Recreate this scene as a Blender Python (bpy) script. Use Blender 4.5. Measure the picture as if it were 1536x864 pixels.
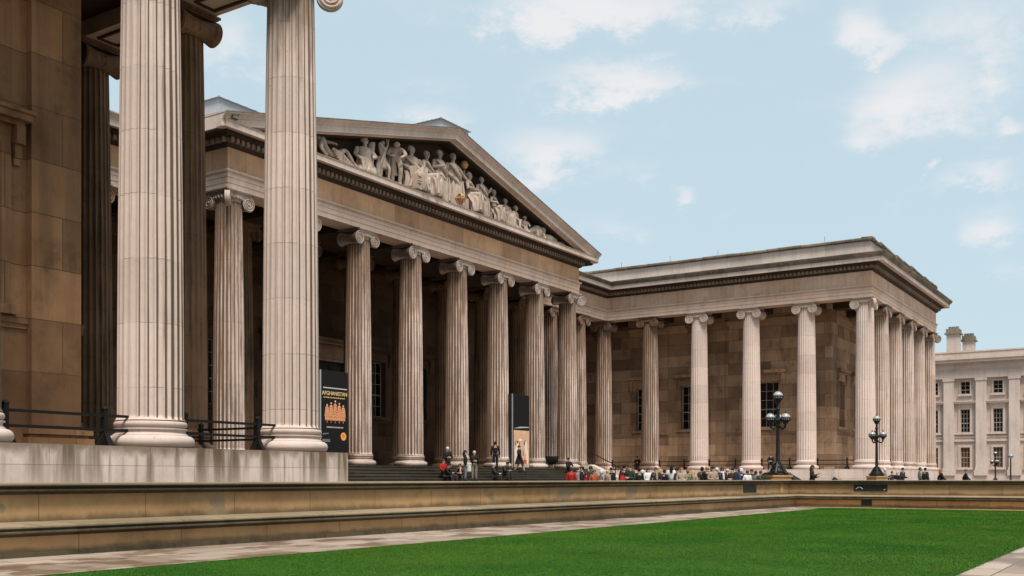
import bpy, bmesh, math, random
from mathutils import Vector, Matrix
import numpy as np

random.seed(7)
for o in list(bpy.data.objects):
    bpy.data.objects.remove(o, do_unlink=True)
scene = bpy.context.scene
COL = scene.collection
rad = math.radians

# ------------------------------------------------------------------ camera
F, CX, HY, TH = 1554.0, 768.0, 717.5, rad(33.01)     # pixels of the 1536 wide photograph; eye at z = 0
CT, ST = math.cos(TH), math.sin(TH)
cam_d = bpy.data.cameras.new('camera')
cam = bpy.data.objects.new('camera', cam_d)
COL.objects.link(cam)
cam.location = (0, 0, 0)
cam.rotation_euler = (rad(90), 0, TH - rad(90))
cam_d.sensor_width = 36
cam_d.lens = F / 1536 * 36
cam_d.shift_y = (HY - 432) / 1536
cam_d.clip_start = 0.1
cam_d.clip_end = 3000
scene.camera = cam

SUN_EL, SUN_AZ = rad(61), rad(225)          # azimuth clockwise from north (+Y)
EXPOSURE = 0.12

# ------------------------------------------------------------------ world
def world_setup():
    w = bpy.data.worlds.new('World'); scene.world = w; w.use_nodes = True
    nt = w.node_tree; N = nt.nodes; L = nt.links
    for n in list(N): N.remove(n)
    out = N.new('ShaderNodeOutputWorld'); bg = N.new('ShaderNodeBackground')
    bg.inputs['Strength'].default_value = 0.125
    L.new(bg.outputs[0], out.inputs[0])
    sky = N.new('ShaderNodeTexSky'); sky.sky_type = 'NISHITA'
    sky.sun_disc = False; sky.sun_elevation = SUN_EL; sky.sun_rotation = SUN_AZ
    sky.air_density = 1.0; sky.dust_density = 2.0; sky.ozone_density = 1.0
    tc = N.new('ShaderNodeTexCoord')
    sep = N.new('ShaderNodeSeparateXYZ'); L.new(tc.outputs['Generated'], sep.inputs[0])
    def m(op, a, b=None, c=None):
        n = N.new('ShaderNodeMath'); n.operation = op
        for i, v in enumerate((a, b, c)):
            if v is None: continue
            if isinstance(v, (int, float)): n.inputs[i].default_value = v
            else: L.new(v, n.inputs[i])
        return n.outputs[0]
    az = m('ARCTAN2', sep.outputs['Y'], sep.outputs['X'])      # measured from east
    el = m('ARCSINE', sep.outputs['Z'])
    # stretched coordinates for the cloud noise
    cmb = N.new('ShaderNodeCombineXYZ')
    L.new(az, cmb.inputs[0]); L.new(m('MULTIPLY', el, 1.7), cmb.inputs[1])
    def noise(scale, detail, rough, off):
        mp = N.new('ShaderNodeMapping'); mp.inputs['Location'].default_value = (off, off * .7, 0)
        L.new(cmb.outputs[0], mp.inputs[0])
        n = N.new('ShaderNodeTexNoise'); n.inputs['Scale'].default_value = scale
        n.inputs['Detail'].default_value = detail; n.inputs['Roughness'].default_value = rough
        L.new(mp.outputs[0], n.inputs['Vector']); return n.outputs['Fac']
    nz = noise(13, 9, .68, 3.1)
    nw = noise(7, 3, .5, 11.0)
    azw = m('ADD', az, m('MULTIPLY', m('SUBTRACT', nw, .5), .16))
    elw = m('ADD', el, m('MULTIPLY', m('SUBTRACT', nz, .5), .09))
    blobs = [(880, 10, 200, 48, 1.0), (930, 125, 125, 34, 1.0), (830, 225, 110, 42, .85), (640, 172, 60, 22, .7),
             (1310, 45, 60, 45, .95), (1390, 150, 100, 70, .95), (1470, 60, 110, 95, .7), (1480, 350, 70, 34, .9), (1470, 268, 75, 24, .85),
             (1382, 262, 14, 11, .9), (1036, 298, 26, 13, .8), (1515, 190, 30, 18, .8), (1500, 410, 50, 20, .5), (900, 335, 50, 24, .4),
             (1120, 15, 90, 34, .6), (760, 20, 90, 36, .8), (1440, 110, 110, 90, .6), (1330, 190, 50, 40, .7), (960, 260, 80, 26, .5), (1240, 250, 60, 20, .3), (620, 120, 70, 20, .35), (330, 60, 50, 60, .7), (1000, 90, 60, 14, .6)]
    tot = None
    for (u, v, wu, wv, s) in blobs:
        l = (u - CX) / F; zz = (HY - v) / F
        x, y = CT + l * ST, ST - l * CT
        a0 = math.atan2(y, x); e0 = math.atan2(zz, math.hypot(x, y))
        k = 1 + l * l
        wa = wu / F / k; we = wv / F / (1 + zz * zz)
        da = m('MULTIPLY', m('SUBTRACT', azw, a0), 1 / wa); de = m('MULTIPLY', m('SUBTRACT', elw, e0), 1 / we)
        r2 = m('ADD', m('MULTIPLY', da, da), m('MULTIPLY', de, de))
        g = m('MULTIPLY', m('POWER', 2.718, m('MULTIPLY', r2, -.9)), s)
        tot = g if tot is None else m('MAXIMUM', tot, g)
    # general broken cloud outside the view as well
    far = m('MULTIPLY', m('SUBTRACT', noise(2.6, 4, .55, 21.0), .52), .9)
    tot = m('MAXIMUM', tot, m('MULTIPLY', far, m('GREATER_THAN', m('ABSOLUTE', m('SUBTRACT', az, TH)), .52)))
    val = m('ADD', tot, m('MULTIPLY', m('SUBTRACT', nz, .5), 1.7))
    rmp = N.new('ShaderNodeMapRange'); rmp.interpolation_type = 'SMOOTHERSTEP'
    rmp.inputs['From Min'].default_value = .08; rmp.inputs['From Max'].default_value = 1.22
    L.new(val, rmp.inputs['Value'])
    cloud = m('MULTIPLY', rmp.outputs[0], .80)
    def mix(fac, a, b):
        n = N.new('ShaderNodeMix'); n.data_type = 'RGBA'
        if isinstance(fac, float): n.inputs[0].default_value = fac
        else: L.new(fac, n.inputs[0])
        for i, v in ((6, a), (7, b)):
            if isinstance(v, tuple): n.inputs[i].default_value = v
            else: L.new(v, n.inputs[i])
        return n.outputs[2]
    veil = mix(.80, sky.outputs[0], (4.65, 5.85, 6.35, 1))      # thin high haze veil
    cl = mix(cloud, veil, (6.75, 6.5, 6.5, 1))
    L.new(cl, bg.inputs['Color'])
world_setup()

sun_d = bpy.data.lights.new('sun', 'SUN'); sun_d.energy = 4.9; sun_d.angle = rad(20); sun_d.color = (1, .93, .84)
sun = bpy.data.objects.new('sun', sun_d); COL.objects.link(sun)
sd = Vector((math.sin(SUN_AZ) * math.cos(SUN_EL), math.cos(SUN_AZ) * math.cos(SUN_EL), math.sin(SUN_EL)))
sun.rotation_euler = sd.to_track_quat('Z', 'Y').to_euler(); sun.location = (0, -60, 80)

vs = scene.view_settings
vs.view_transform = 'Standard'; vs.look = 'None'; vs.exposure = EXPOSURE; vs.gamma = 1; vs.use_curve_mapping = False
scene.render.resolution_x = 1024; scene.render.resolution_y = 576

# ------------------------------------------------------------------ pixel helpers (measuring the photograph)
def at_Y(u, Y):
    k = (u - CX) / F
    return Y * (CT + k * ST) / (ST - k * CT)
def at_X(u, X):
    k = (u - CX) / F
    return X * (ST - k * CT) / (CT + k * ST)
def at_d(u, d):
    l = (u - CX) / F * d
    return d * CT + l * ST, d * ST - l * CT
def dep(X, Y): return X * CT + Y * ST
def zpix(v, d): return (HY - v) * d / F

# ------------------------------------------------------------------ mesh helpers
class MB:
    def __init__(s): s.v = []; s.f = []; s.m = []; s.cur = 0
    def add(s, vs, fs):
        b = len(s.v); s.v += [tuple(p) for p in vs]
        for f in fs: s.f.append(tuple(b + i for i in f)); s.m.append(s.cur)
        return s
    def box(s, x0, x1, y0, y1, z0, z1):
        return s.add([(x0,y0,z0),(x1,y0,z0),(x1,y1,z0),(x0,y1,z0),(x0,y0,z1),(x1,y0,z1),(x1,y1,z1),(x0,y1,z1)],
              [(0,3,2,1),(4,5,6,7),(0,1,5,4),(1,2,6,5),(2,3,7,6),(3,0,4,7)])
    def quad(s, a, b, c, d): return s.add([a, b, c, d], [(0, 1, 2, 3)])
    def lathe(s, prof, n=32, c=(0, 0, 0), caps=True):
        vs = []; fs = []
        for (r, z) in prof:
            for i in range(n):
                a = 2 * math.pi * i / n; vs.append((c[0] + r * math.cos(a), c[1] + r * math.sin(a), c[2] + z))
        for k in range(len(prof) - 1):
            for i in range(n):
                j = (i + 1) % n; fs.append((k*n+i, k*n+j, (k+1)*n+j, (k+1)*n+i))
        if caps:
            fs.append(tuple(range(n - 1, -1, -1))); q = (len(prof) - 1) * n; fs.append(tuple(range(q, q + n)))
        return s.add(vs, fs)
    def tube(s, pts, r, n=8, caps=True):
        pts = [Vector(p) for p in pts]; rs = r if isinstance(r, (list, tuple)) else [r] * len(pts)
        vs = []; fs = []; prev = None
        for i, p in enumerate(pts):
            t = (pts[min(i + 1, len(pts) - 1)] - pts[max(i - 1, 0)])
            t = t.normalized() if t.length > 1e-9 else Vector((0, 0, 1))
            if prev is None:
                a = Vector((0, 0, 1)) if abs(t.z) < .9 else Vector((1, 0, 0)); x = t.cross(a).normalized()
            else:
                x = (prev - t * prev.dot(t)); x = x.normalized() if x.length > 1e-6 else t.orthogonal().normalized()
            prev = x; y = t.cross(x)
            for k in range(n):
                an = 2 * math.pi * k / n; vs.append(p + x * (rs[i] * math.cos(an)) + y * (rs[i] * math.sin(an)))
        for i in range(len(pts) - 1):
            for k in range(n):
                j = (k + 1) % n; fs.append((i*n+k, i*n+j, (i+1)*n+j, (i+1)*n+k))
        if caps:
            fs.append(tuple(range(n - 1, -1, -1))); q = (len(pts) - 1) * n; fs.append(tuple(range(q, q + n)))
        return s.add(vs, fs)
    def ball(s, c, rx, ry=None, rz=None, n=12, m=8):
        ry = ry or rx; rz = rz or rx; vs = [(c[0], c[1], c[2] - rz)]; fs = []
        for k in range(1, m):
            ph = -math.pi / 2 + math.pi * k / m
            for i in range(n):
                a = 2 * math.pi * i / n
                vs.append((c[0] + rx * math.cos(ph) * math.cos(a), c[1] + ry * math.cos(ph) * math.sin(a), c[2] + rz * math.sin(ph)))
        vs.append((c[0], c[1], c[2] + rz))
        for i in range(n): fs.append((0, 1 + (i + 1) % n, 1 + i))
        for k in range(m - 2):
            for i in range(n):
                j = (i + 1) % n; fs.append((1+k*n+i, 1+k*n+j, 1+(k+1)*n+j, 1+(k+1)*n+i))
        q = 1 + (m - 2) * n
        for i in range(n): fs.append((q + i, q + (i + 1) % n, len(vs) - 1))
        return s.add(vs, fs)
    def mesh(s, me):
        vs = [tuple(v.co) for v in me.vertices]; return s.add(vs, [tuple(p.vertices) for p in me.polygons])
    def xf(s, M, start=0):
        for i in range(start, len(s.v)): s.v[i] = tuple(M @ Vector(s.v[i]))
        return s
    def data(s, name, mats, smooth=None):
        me = bpy.data.meshes.new(name); me.from_pydata(s.v, [], s.f)
        for mt in (mats if isinstance(mats, (list, tuple)) else [mats]): me.materials.append(mt)
        if any(s.m): me.polygons.foreach_set('material_index', s.m)
        bm = bmesh.new(); bm.from_mesh(me); bmesh.ops.recalc_face_normals(bm, faces=bm.faces); bm.to_mesh(me); bm.free()
        if smooth:
            me.polygons.foreach_set('use_smooth', [True] * len(me.polygons)); me.set_sharp_from_angle(angle=rad(smooth))
        me.update(); return me
    def build(s, name, mats, parent=None, smooth=None, local=False):
        off = Vector((0, 0, 0)); p = parent
        while p and not local: off += p.location; p = p.parent
        if off.length: s.v = [(a - off.x, b - off.y, c - off.z) for (a, b, c) in s.v]
        o = bpy.data.objects.new(name, s.data(name, mats, smooth)); COL.objects.link(o); o.parent = parent
        return o

def tag(o, label=None, cat=None, group=None, kind=None):
    for k, v in (('label', label), ('category', cat), ('group', group), ('kind', kind)):
        if v: o[k] = v
    return o
def thing(name, label, cat, loc=(0, 0, 0), rz=0, group=None):
    o = bpy.data.objects.new(name, None); o.empty_display_size = .3; COL.objects.link(o)
    o.location = loc; o.rotation_euler = (0, 0, rz); return tag(o, label, cat, group)
def inst(src, parent, loc=(0, 0, 0), rz=0, mat=None):
    c = src.copy(); COL.objects.link(c); c.parent = parent; c.location = loc; c.rotation_euler = (0, 0, rz)
    if mat: setmat(c, mat)
    return c
def setmat(o, mat):
    o.material_slots[0].link = 'OBJECT'; o.material_slots[0].material = mat

def mitres(path):
    P = [Vector(p) for p in path]; ns = []
    for a, b in zip(P[:-1], P[1:]):
        d = (b - a).normalized(); ns.append(Vector((d.y, -d.x)))
    ms = [ns[0]] + [(a + b) / (1 + a.dot(b)) for a, b in zip(ns[:-1], ns[1:])] + [ns[-1]]
    return P, ms
def sweep(mb, path, prof, i0=0, i1=None, caps=True):
    """closed profile [(outward offset, z)] swept along a plan path, outward = right of travel, mitred corners"""
    P, ms = mitres(path); i1 = len(P) - 1 if i1 is None else i1
    n = len(prof); vs = []; fs = []
    for i in range(i0, i1 + 1):
        for (o, z) in prof: q = P[i] + ms[i] * o; vs.append((q.x, q.y, z))
    for k in range(i1 - i0):
        for j in range(n):
            l = (j + 1) % n; fs.append((k*n+j, k*n+l, (k+1)*n+l, (k+1)*n+j))
    if caps:
        fs.append(tuple(range(n))); q = (i1 - i0) * n; fs.append(tuple(q + n - 1 - j for j in range(n)))
    return mb.add(vs, fs)

# ------------------------------------------------------------------ materials
def new_mat(name):
    m = bpy.data.materials.new(name); m.use_nodes = True
    nt = m.node_tree; b = nt.nodes['Principled BSDF']; return m, nt, b
def flat(name, col, rough=.6, metal=0, spec=.4, noise=0.0):
    m, nt, b = new_mat(name)
    b.inputs['Roughness'].default_value = rough; b.inputs['Metallic'].default_value = metal
    b.inputs['Specular IOR Level'].default_value = spec
    if noise:
        n = nt.nodes.new('ShaderNodeTexNoise'); n.inputs['Scale'].default_value = 9; n.inputs['Detail'].default_value = 4
        r = nt.nodes.new('ShaderNodeMapRange'); r.inputs['To Min'].default_value = 1 - noise; r.inputs['To Max'].default_value = 1 + noise
        nt.links.new(n.outputs['Fac'], r.inputs['Value'])
        v = nt.nodes.new('ShaderNodeVectorMath'); v.operation = 'SCALE'; v.inputs[0].default_value = col
        nt.links.new(r.outputs[0], v.inputs['Scale']); nt.links.new(v.outputs[0], b.inputs['Base Color'])
    else: b.inputs['Base Color'].default_value = (*col, 1)
    return m

def stone(name, base, alt, dirt, block=None, mortar=.012, mortar_dark=.5, streak=.4, streak_scale=2.2, blotch=.5, var=.35,
          top=None, drums=None, bump=.25, rough=.85, patch=None, lines=1.0, side=None, under=None, zoff=0, slo=(.50, .70), foot=()):
    """weathered stone in world coordinates: blocks, blotches, rain streaks, drum joints"""
    m, nt, b = new_mat(name); N = nt.nodes; L = nt.links
    b.inputs['Roughness'].default_value = rough; b.inputs['Specular IOR Level'].default_value = .25
    def mth(op, a, c=None, d=None, clamp=False):
        n = N.new('ShaderNodeMath'); n.operation = op; n.use_clamp = clamp
        for i, v in enumerate((a, c, d)):
            if v is None: continue
            if isinstance(v, (int, float)): n.inputs[i].default_value = v
            else: L.new(v, n.inputs[i])
        return n.outputs[0]
    def ramp(v, a, c, lo=0, hi=1):
        r = N.new('ShaderNodeMapRange'); r.interpolation_type = 'SMOOTHSTEP'
        r.inputs['From Min'].default_value = a; r.inputs['From Max'].default_value = c
        r.inputs['To Min'].default_value = lo; r.inputs['To Max'].default_value = hi; L.new(v, r.inputs['Value']); return r.outputs[0]
    def mix(fac, a, c, mode='MIX'):
        n = N.new('ShaderNodeMix'); n.data_type = 'RGBA'; n.blend_type = mode
        if isinstance(fac, (int, float)): n.inputs[0].default_value = fac
        else: L.new(fac, n.inputs[0])
        for i, v in ((6, a), (7, c)):
            if isinstance(v, tuple): n.inputs[i].default_value = (*v, 1)
            else: L.new(v, n.inputs[i])
        return n.outputs[2]
    geo = N.new('ShaderNodeNewGeometry'); sep = N.new('ShaderNodeSeparateXYZ'); L.new(geo.outputs['Position'], sep.inputs[0])
    X, Y, Z = sep.outputs
    def noise(scale, detail=5, rough_=.6, sz=1.0, off=0):
        mp = N.new('ShaderNodeMapping'); mp.inputs['Scale'].default_value = (1, 1, sz); mp.inputs['Location'].default_value = (off, off, off)
        L.new(geo.outputs['Position'], mp.inputs[0])
        n = N.new('ShaderNodeTexNoise'); n.inputs['Scale'].default_value = scale; n.inputs['Detail'].default_value = detail
        n.inputs['Roughness'].default_value = rough_; L.new(mp.outputs[0], n.inputs['Vector']); return n.outputs['Fac']
    big = noise(.35, 4, .6); fine = noise(6, 6, .7)
    col = mix(ramp(big, .35, .68), base, alt)
    height = None
    if block:
        cb = N.new('ShaderNodeCombineXYZ'); L.new(mth('ADD', X, Y), cb.inputs[0]); L.new(mth('ADD', Z, zoff), cb.inputs[1])
        br = N.new('ShaderNodeTexBrick'); br.inputs['Scale'].default_value = 1
        br.inputs['Brick Width'].default_value = block[0]; br.inputs['Row Height'].default_value = block[1]
        br.inputs['Mortar Size'].default_value = mortar; br.inputs['Mortar Smooth'].default_value = .2
        br.inputs['Color1'].default_value = (0, 0, 0, 1); br.inputs['Color2'].default_value = (1, 1, 1, 1); br.inputs['Mortar'].default_value = (.5, .5, .5, 1)
        br.inputs['Bias'].default_value = 0
        L.new(cb.outputs[0], br.inputs['Vector'])
        sc = N.new('ShaderNodeSeparateColor'); L.new(br.outputs['Color'], sc.inputs[0])
        k = mth('ADD', mth('MULTIPLY', mth('SUBTRACT', sc.outputs[0], .5), var), 1.0)
        v = N.new('ShaderNodeVectorMath'); v.operation = 'SCALE'; L.new(col, v.inputs[0]); L.new(k, v.inputs['Scale']); col = v.outputs[0]
        col = mix(mth('MULTIPLY', br.outputs['Fac'], mortar_dark), col, dirt)
        height = mth('MULTIPLY', br.outputs['Fac'], -1.0)
    # blotches
    bl = ramp(noise(1.3, 6, .68, .7, 4.0), .50, .72)
    col = mix(mth('MULTIPLY', bl, blotch), col, dirt)
    # rain streaks: very elongated in z
    st = ramp(noise(streak_scale, 4, .6, .07, 9.0), slo[0], slo[1])
    st2 = ramp(noise(streak_scale * 3.2, 3, .6, .035, 2.0), .52, .72)
    s = mth('MAXIMUM', st, mth('MULTIPLY', st2, .7))
    if top is not None:                       # stains running down from a ledge at height top[0], over top[1] metres
        s = mth('MULTIPLY', s, ramp(mth('ADD', Z, mth('MULTIPLY', mth('SUBTRACT', noise(1.1, 2, .5, .2, 5.5), .5), top[1] * .9)), top[0] - top[1], top[0], .25, 1.0))
        line = ramp(mth('ADD', Z, mth('MULTIPLY', mth('SUBTRACT', noise(2.5, 4, .7, .6, 8.5), .5), .5)), top[0] - .30, top[0] + .02)
        s = mth('MAXIMUM', s, mth('MULTIPLY', line, .8))
    col = mix(mth('MULTIPLY', s, streak), col, dirt)
    for (fz, fh, fs) in foot:                 # damp moss along the foot of a course
        w = mth('ADD', mth('SUBTRACT', Z, fz), mth('MULTIPLY', mth('SUBTRACT', noise(1.6, 4, .65, .5, 25.0), .5), fh * 1.6))
        col = mix(mth('MULTIPLY', mth('MULTIPLY', ramp(w, fh, 0), mth('GREATER_THAN', Z, fz - .05)), fs), col, (.06, .05, .026))
    if side:                                  # darkens one facing: black crust on near shafts; on LEFT, staining plus painted shade
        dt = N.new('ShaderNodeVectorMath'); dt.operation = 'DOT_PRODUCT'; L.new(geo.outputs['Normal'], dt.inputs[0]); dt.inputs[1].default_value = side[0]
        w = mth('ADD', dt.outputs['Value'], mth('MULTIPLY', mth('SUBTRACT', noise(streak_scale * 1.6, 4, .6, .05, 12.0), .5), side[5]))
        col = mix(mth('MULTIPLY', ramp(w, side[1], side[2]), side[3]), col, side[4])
    if under:                                 # brown staining below the capitals, with their shade painted in
        w = mth('ADD', Z, mth('MULTIPLY', mth('SUBTRACT', noise(streak_scale * 1.3, 3, .6, .10, 17.0), .5), under[1] * 2.2))
        col = mix(mth('MULTIPLY', ramp(w, under[0] - under[1], under[0]), under[2]), col, under[3])
    if patch:
        pt = ramp(noise(.8, 3, .5, 1.6, 15.0), .60, .63); col = mix(mth('MULTIPLY', pt, .8), col, patch)
    if drums:
        w = mth('MULTIPLY', mth('SUBTRACT', noise(1.7, 2, .5, 1, 7.0), .5), .05)
        oi = N.new('ShaderNodeObjectInfo')
        fr = mth('FRACT', mth('ADD', mth('DIVIDE', mth('ADD', Z, w), drums), mth('MULTIPLY', oi.outputs['Random'], 1.0)))
        ln = mth('LESS_THAN', fr, .011)
        col = mix(mth('MULTIPLY', mth('MULTIPLY', ln, ramp(noise(3, 2, .5, 1, 3.3), .35, .6)), .65 * lines), col, dirt)
        # each drum its own tone
        fl = mth('FLOOR', mth('ADD', mth('DIVIDE', mth('ADD', Z, w), drums), oi.outputs['Random']))
        wn = N.new('ShaderNodeTexWhiteNoise'); wn.noise_dimensions = '2D'
        c2 = N.new('ShaderNodeCombineXYZ'); L.new(fl, c2.inputs[0]); L.new(oi.outputs['Random'], c2.inputs[1]); L.new(c2.outputs[0], wn.inputs['Vector'])
        k = mth('ADD', mth('MULTIPLY', mth('SUBTRACT', wn.outputs['Value'], .5), .16), 1.0)
        v = N.new('ShaderNodeVectorMath'); v.operation = 'SCALE'; L.new(col, v.inputs[0]); L.new(k, v.inputs['Scale']); col = v.outputs[0]
        pit = ramp(noise(11, 2, .5, 1, 30.0), .74, .78); col = mix(mth('MULTIPLY', pit, .6), col, dirt)
    k = mth('ADD', mth('MULTIPLY', mth('SUBTRACT', fine, .5), .30), 1.0)
    v = N.new('ShaderNodeVectorMath'); v.operation = 'SCALE'; L.new(col, v.inputs[0]); L.new(k, v.inputs['Scale']); col = v.outputs[0]
    L.new(col, b.inputs['Base Color'])
    if bump:
        h = mth('MULTIPLY', noise(14, 5, .7), .35)
        if height is not None: h = mth('ADD', h, height)
        bp = N.new('ShaderNodeBump'); bp.inputs['Strength'].default_value = bump; bp.inputs['Distance'].default_value = .02
        L.new(h, bp.inputs['Height']); L.new(bp.outputs[0], b.inputs['Normal'])
    return m

PALE = (.50, .425, .385); PALE2 = (.43, .355, .31); GRIME = (.075, .055, .038); BROWN = (.245, .158, .095)
M = {}
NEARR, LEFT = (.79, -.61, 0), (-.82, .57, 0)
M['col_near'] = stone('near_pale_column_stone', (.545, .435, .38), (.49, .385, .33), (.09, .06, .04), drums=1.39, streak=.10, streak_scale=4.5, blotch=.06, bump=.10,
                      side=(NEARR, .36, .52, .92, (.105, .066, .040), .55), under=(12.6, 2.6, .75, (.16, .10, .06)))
M['col_pale'] = stone('pale_column_stone', (.56, .45, .395), (.50, .395, .34), (.15, .105, .075), drums=1.39, streak=.12, streak_scale=4.2, blotch=.06, bump=.10,
                      under=(12.7, .8, .45, (.22, .15, .10)))
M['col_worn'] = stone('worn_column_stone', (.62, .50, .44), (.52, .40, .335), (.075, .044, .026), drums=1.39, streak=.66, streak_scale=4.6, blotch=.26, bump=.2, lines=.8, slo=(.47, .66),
                      side=(LEFT, -.15, .30, .90, (.12, .068, .038), .9), under=(12.5, 5.0, .80, (.14, .08, .046)))  # shade on the left of the portico shafts put into the colour, over staining
M['col_front'] = stone('east_front_column_stone', (.58, .475, .425), (.47, .365, .30), (.14, .09, .058), drums=1.39, streak=.45, streak_scale=4.6, blotch=.20, bump=.15, lines=.8,
                      side=(LEFT, .25, .85, .65, (.17, .11, .07), .5), under=(12.5, 2.0, .60, (.14, .095, .06)))  # left of the shafts darkened in colour, standing in for shading
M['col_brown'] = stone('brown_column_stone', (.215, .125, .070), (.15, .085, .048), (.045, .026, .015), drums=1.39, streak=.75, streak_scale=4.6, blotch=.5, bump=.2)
M['arch'] = stone('architrave_stone', (.57, .435, .355), (.50, .355, .27), (.20, .135, .09), block=(4.3, 30), mortar=.01, streak=.22, blotch=.30, var=.14)
M['frieze'] = stone('frieze_stone', (.56, .34, .20), (.46, .265, .15), (.17, .105, .062), block=(2.1, 30), mortar=.014, streak=.25, blotch=.40, var=.40)
M['frieze_pale'] = stone('east_frieze_stone', (.58, .425, .325), (.50, .335, .225), (.20, .135, .085), block=(2.1, 30), mortar=.014, streak=.25, blotch=.40, var=.25)
M['corn'] = stone('cornice_stone', (.55, .445, .385), (.47, .37, .31), (.15, .11, .08), block=(1.6, 30), mortar=.012, streak=.22, blotch=.22, var=.14)
M['corn_dark'] = stone('blackened_cornice_stone', (.13, .108, .078), (.22, .18, .14), (.045, .037, .026), block=(1.6, 30), mortar=.015, streak=.6, blotch=.6, var=.25)
M['bed'] = stone('blackened_shaded_bed_stone', (.045, .030, .020), (.034, .023, .015), (.018, .012, .008), streak=.4, blotch=.4)  # black crust, darkened further to paint in the shade below the cornice
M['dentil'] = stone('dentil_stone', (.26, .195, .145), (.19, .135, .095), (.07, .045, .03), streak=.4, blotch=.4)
M['wall'] = stone('brown_ashlar_wall', (.39, .250, .155), (.275, .168, .10), (.09, .055, .033), block=(1.75, .92), mortar=.014, mortar_dark=.8, streak=.35, streak_scale=1.1, blotch=.50, var=.75)
M['wall_deep'] = stone('shaded_brown_ashlar_wall', (.115, .066, .036), (.085, .048, .027), (.035, .021, .012), block=(1.75, .92), mortar=.010, streak=.35, streak_scale=1.1, blotch=.50, var=.6)  # darker copy of the wall, interior shade put into its colour
M['wall_near'] = stone('near_brown_ashlar_wall', (.40, .220, .112), (.28, .145, .072), (.09, .048, .025), block=(2.6, 1.25), mortar=.012, mortar_dark=.75, streak=.4, streak_scale=1.2, blotch=.60, var=.7)
M['parapet'] = stone('parapet_stone', (.56, .47, .42), (.50, .41, .36), (.20, .15, .115), block=(2.4, 30), mortar=.014, streak=.20, blotch=.25, var=.2)
M['plinth'] = stone('stained_plinth_stone', (.64, .52, .45), (.56, .445, .375), (.125, .085, .048), slo=(.40, .60), block=(2.3, .40), mortar=.007, mortar_dark=.6, streak=1.0, streak_scale=2.0, blotch=.22, top=(.66, 1.3), var=.12, zoff=.14)
M['plinth_far'] = stone('far_plinth_stone', (.58, .48, .43), (.51, .415, .365), (.18, .13, .10), block=(2.1, .6), streak=.3, blotch=.2, var=.14)
M['lawnwall'] = stone('sandstone_lawn_wall', (.48, .290, .140), (.405, .235, .108), (.13, .082, .043), foot=((-.722, .16, .75), (-1.205, .10, .7)), top=(-.27, .40), block=(2.05, 30), mortar=.010, mortar_dark=.75, streak=.45, streak_scale=1.3, blotch=.38, var=.20)
M['lawnwall_patch'] = stone('patched_sandstone_lawn_wall', (.48, .290, .140), (.405, .235, .108), (.13, .082, .043), foot=((-.722, .16, .75), (-1.205, .10, .7)), top=(-.27, .40), block=(2.05, 30), mortar=.010, mortar_dark=.75, streak=.45, streak_scale=1.3, blotch=.38, var=.20, patch=(.24, .18, .115))
M['coping'] = stone('mossy_shaded_coping_stone', (.115, .088, .052), (.075, .060, .034), (.028, .022, .013), block=(1.9, 30), mortar=.02, streak=.5, blotch=.6, var=.3)  # moss tone deepened to paint the shade under the mouldings
M['lit_top'] = stone('sunlit_top_stone', (.25, .19, .12), (.19, .142, .086), (.09, .07, .04), block=(1.9, 30), mortar=.015, streak=.3, blotch=.6, var=.25)  # paler upper faces: full sun on the tops put into the colour
M['step'] = stone('dark_step_stone', (.065, .053, .037), (.05, .04, .028), (.03, .024, .016), block=(1.8, 30), mortar=.012, streak=.2, blotch=.45, var=.3)
M['statue'] = stone('carved_statue_stone', (.44, .35, .29), (.32, .245, .195), (.09, .062, .044), streak=.65, streak_scale=6, blotch=.65, bump=.3)
M['cap'] = stone('weathered_capital_stone', (.50, .405, .345), (.40, .31, .255), (.13, .09, .065), streak=.4, streak_scale=5, blotch=.5, bump=.2, side=(LEFT, .2, .75, .85, (.085, .052, .033), .5))
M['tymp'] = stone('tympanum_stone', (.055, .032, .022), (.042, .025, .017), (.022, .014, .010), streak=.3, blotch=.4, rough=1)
M['ceil'] = stone('shaded_ceiling_stone', (.060, .036, .022), (.045, .027, .017), (.02, .012, .008), streak=.1, blotch=.4)  # colour lowered to paint in the gloom under the roof
M['house'] = stone('residence_stone', (.50, .41, .355), (.44, .355, .30), (.20, .15, .115), block=(1.3, .45), mortar=.006, mortar_dark=.25, streak=.22, blotch=.2, var=.12)
M['house_trim'] = stone('residence_trim_stone', (.53, .44, .39), (.47, .385, .335), (.21, .16, .125), streak=.25, blotch=.2)
M['slab'] = stone('wet_paving', (.36, .27, .22), (.27, .185, .135), (.10, .06, .04), streak=0, blotch=.55, rough=.5, bump=.1)
M['lead'] = flat('grey_lead_roof', (.40, .40, .41), .85, spec=.1, noise=.15)
M['slate'] = flat('slate_roof', (.16, .16, .165), .7, noise=.2)
M['iron'] = flat('black_iron', (.007, .006, .006), .6, 0, .2, noise=.2)
M['iron_green'] = flat('dark_green_iron', (.008, .009, .008), .5, 0, .25, noise=.3)
M['glass'] = flat('dark_window_glass', (.010, .009, .008), .12, 0, .35)
M['warmpane'] = flat('curtained_window_glass', (.075, .040, .020), .15, 0, .5, noise=.5)
M['bar'] = flat('white_window_bar', (.34, .30, .26), .6)
M['globe'] = flat('frosted_lamp_globe', (.30, .30, .295), .15, 0, .6)
M['banner'] = flat('black_banner', (.009, .008, .008), .7, spec=.15)
M['bannerside'] = flat('dark_banner_side', (.008, .008, .008), .6)
M['goldtext'] = flat('pale_gold_lettering', (.62, .42, .19), .5)
M['whitetext'] = flat('pale_lettering', (.42, .40, .37), .5)
M['copper'] = flat('copper_gold_print', (.52, .20, .085), .5, noise=.5)
M['copperlight'] = flat('bright_gold_print', (.74, .42, .22), .5, noise=.3)
M['badge'] = flat('orange_badge', (.80, .32, .05), .5)
M['peach'] = flat('peach_print', (.60, .36, .22), .6, noise=.3)
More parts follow.
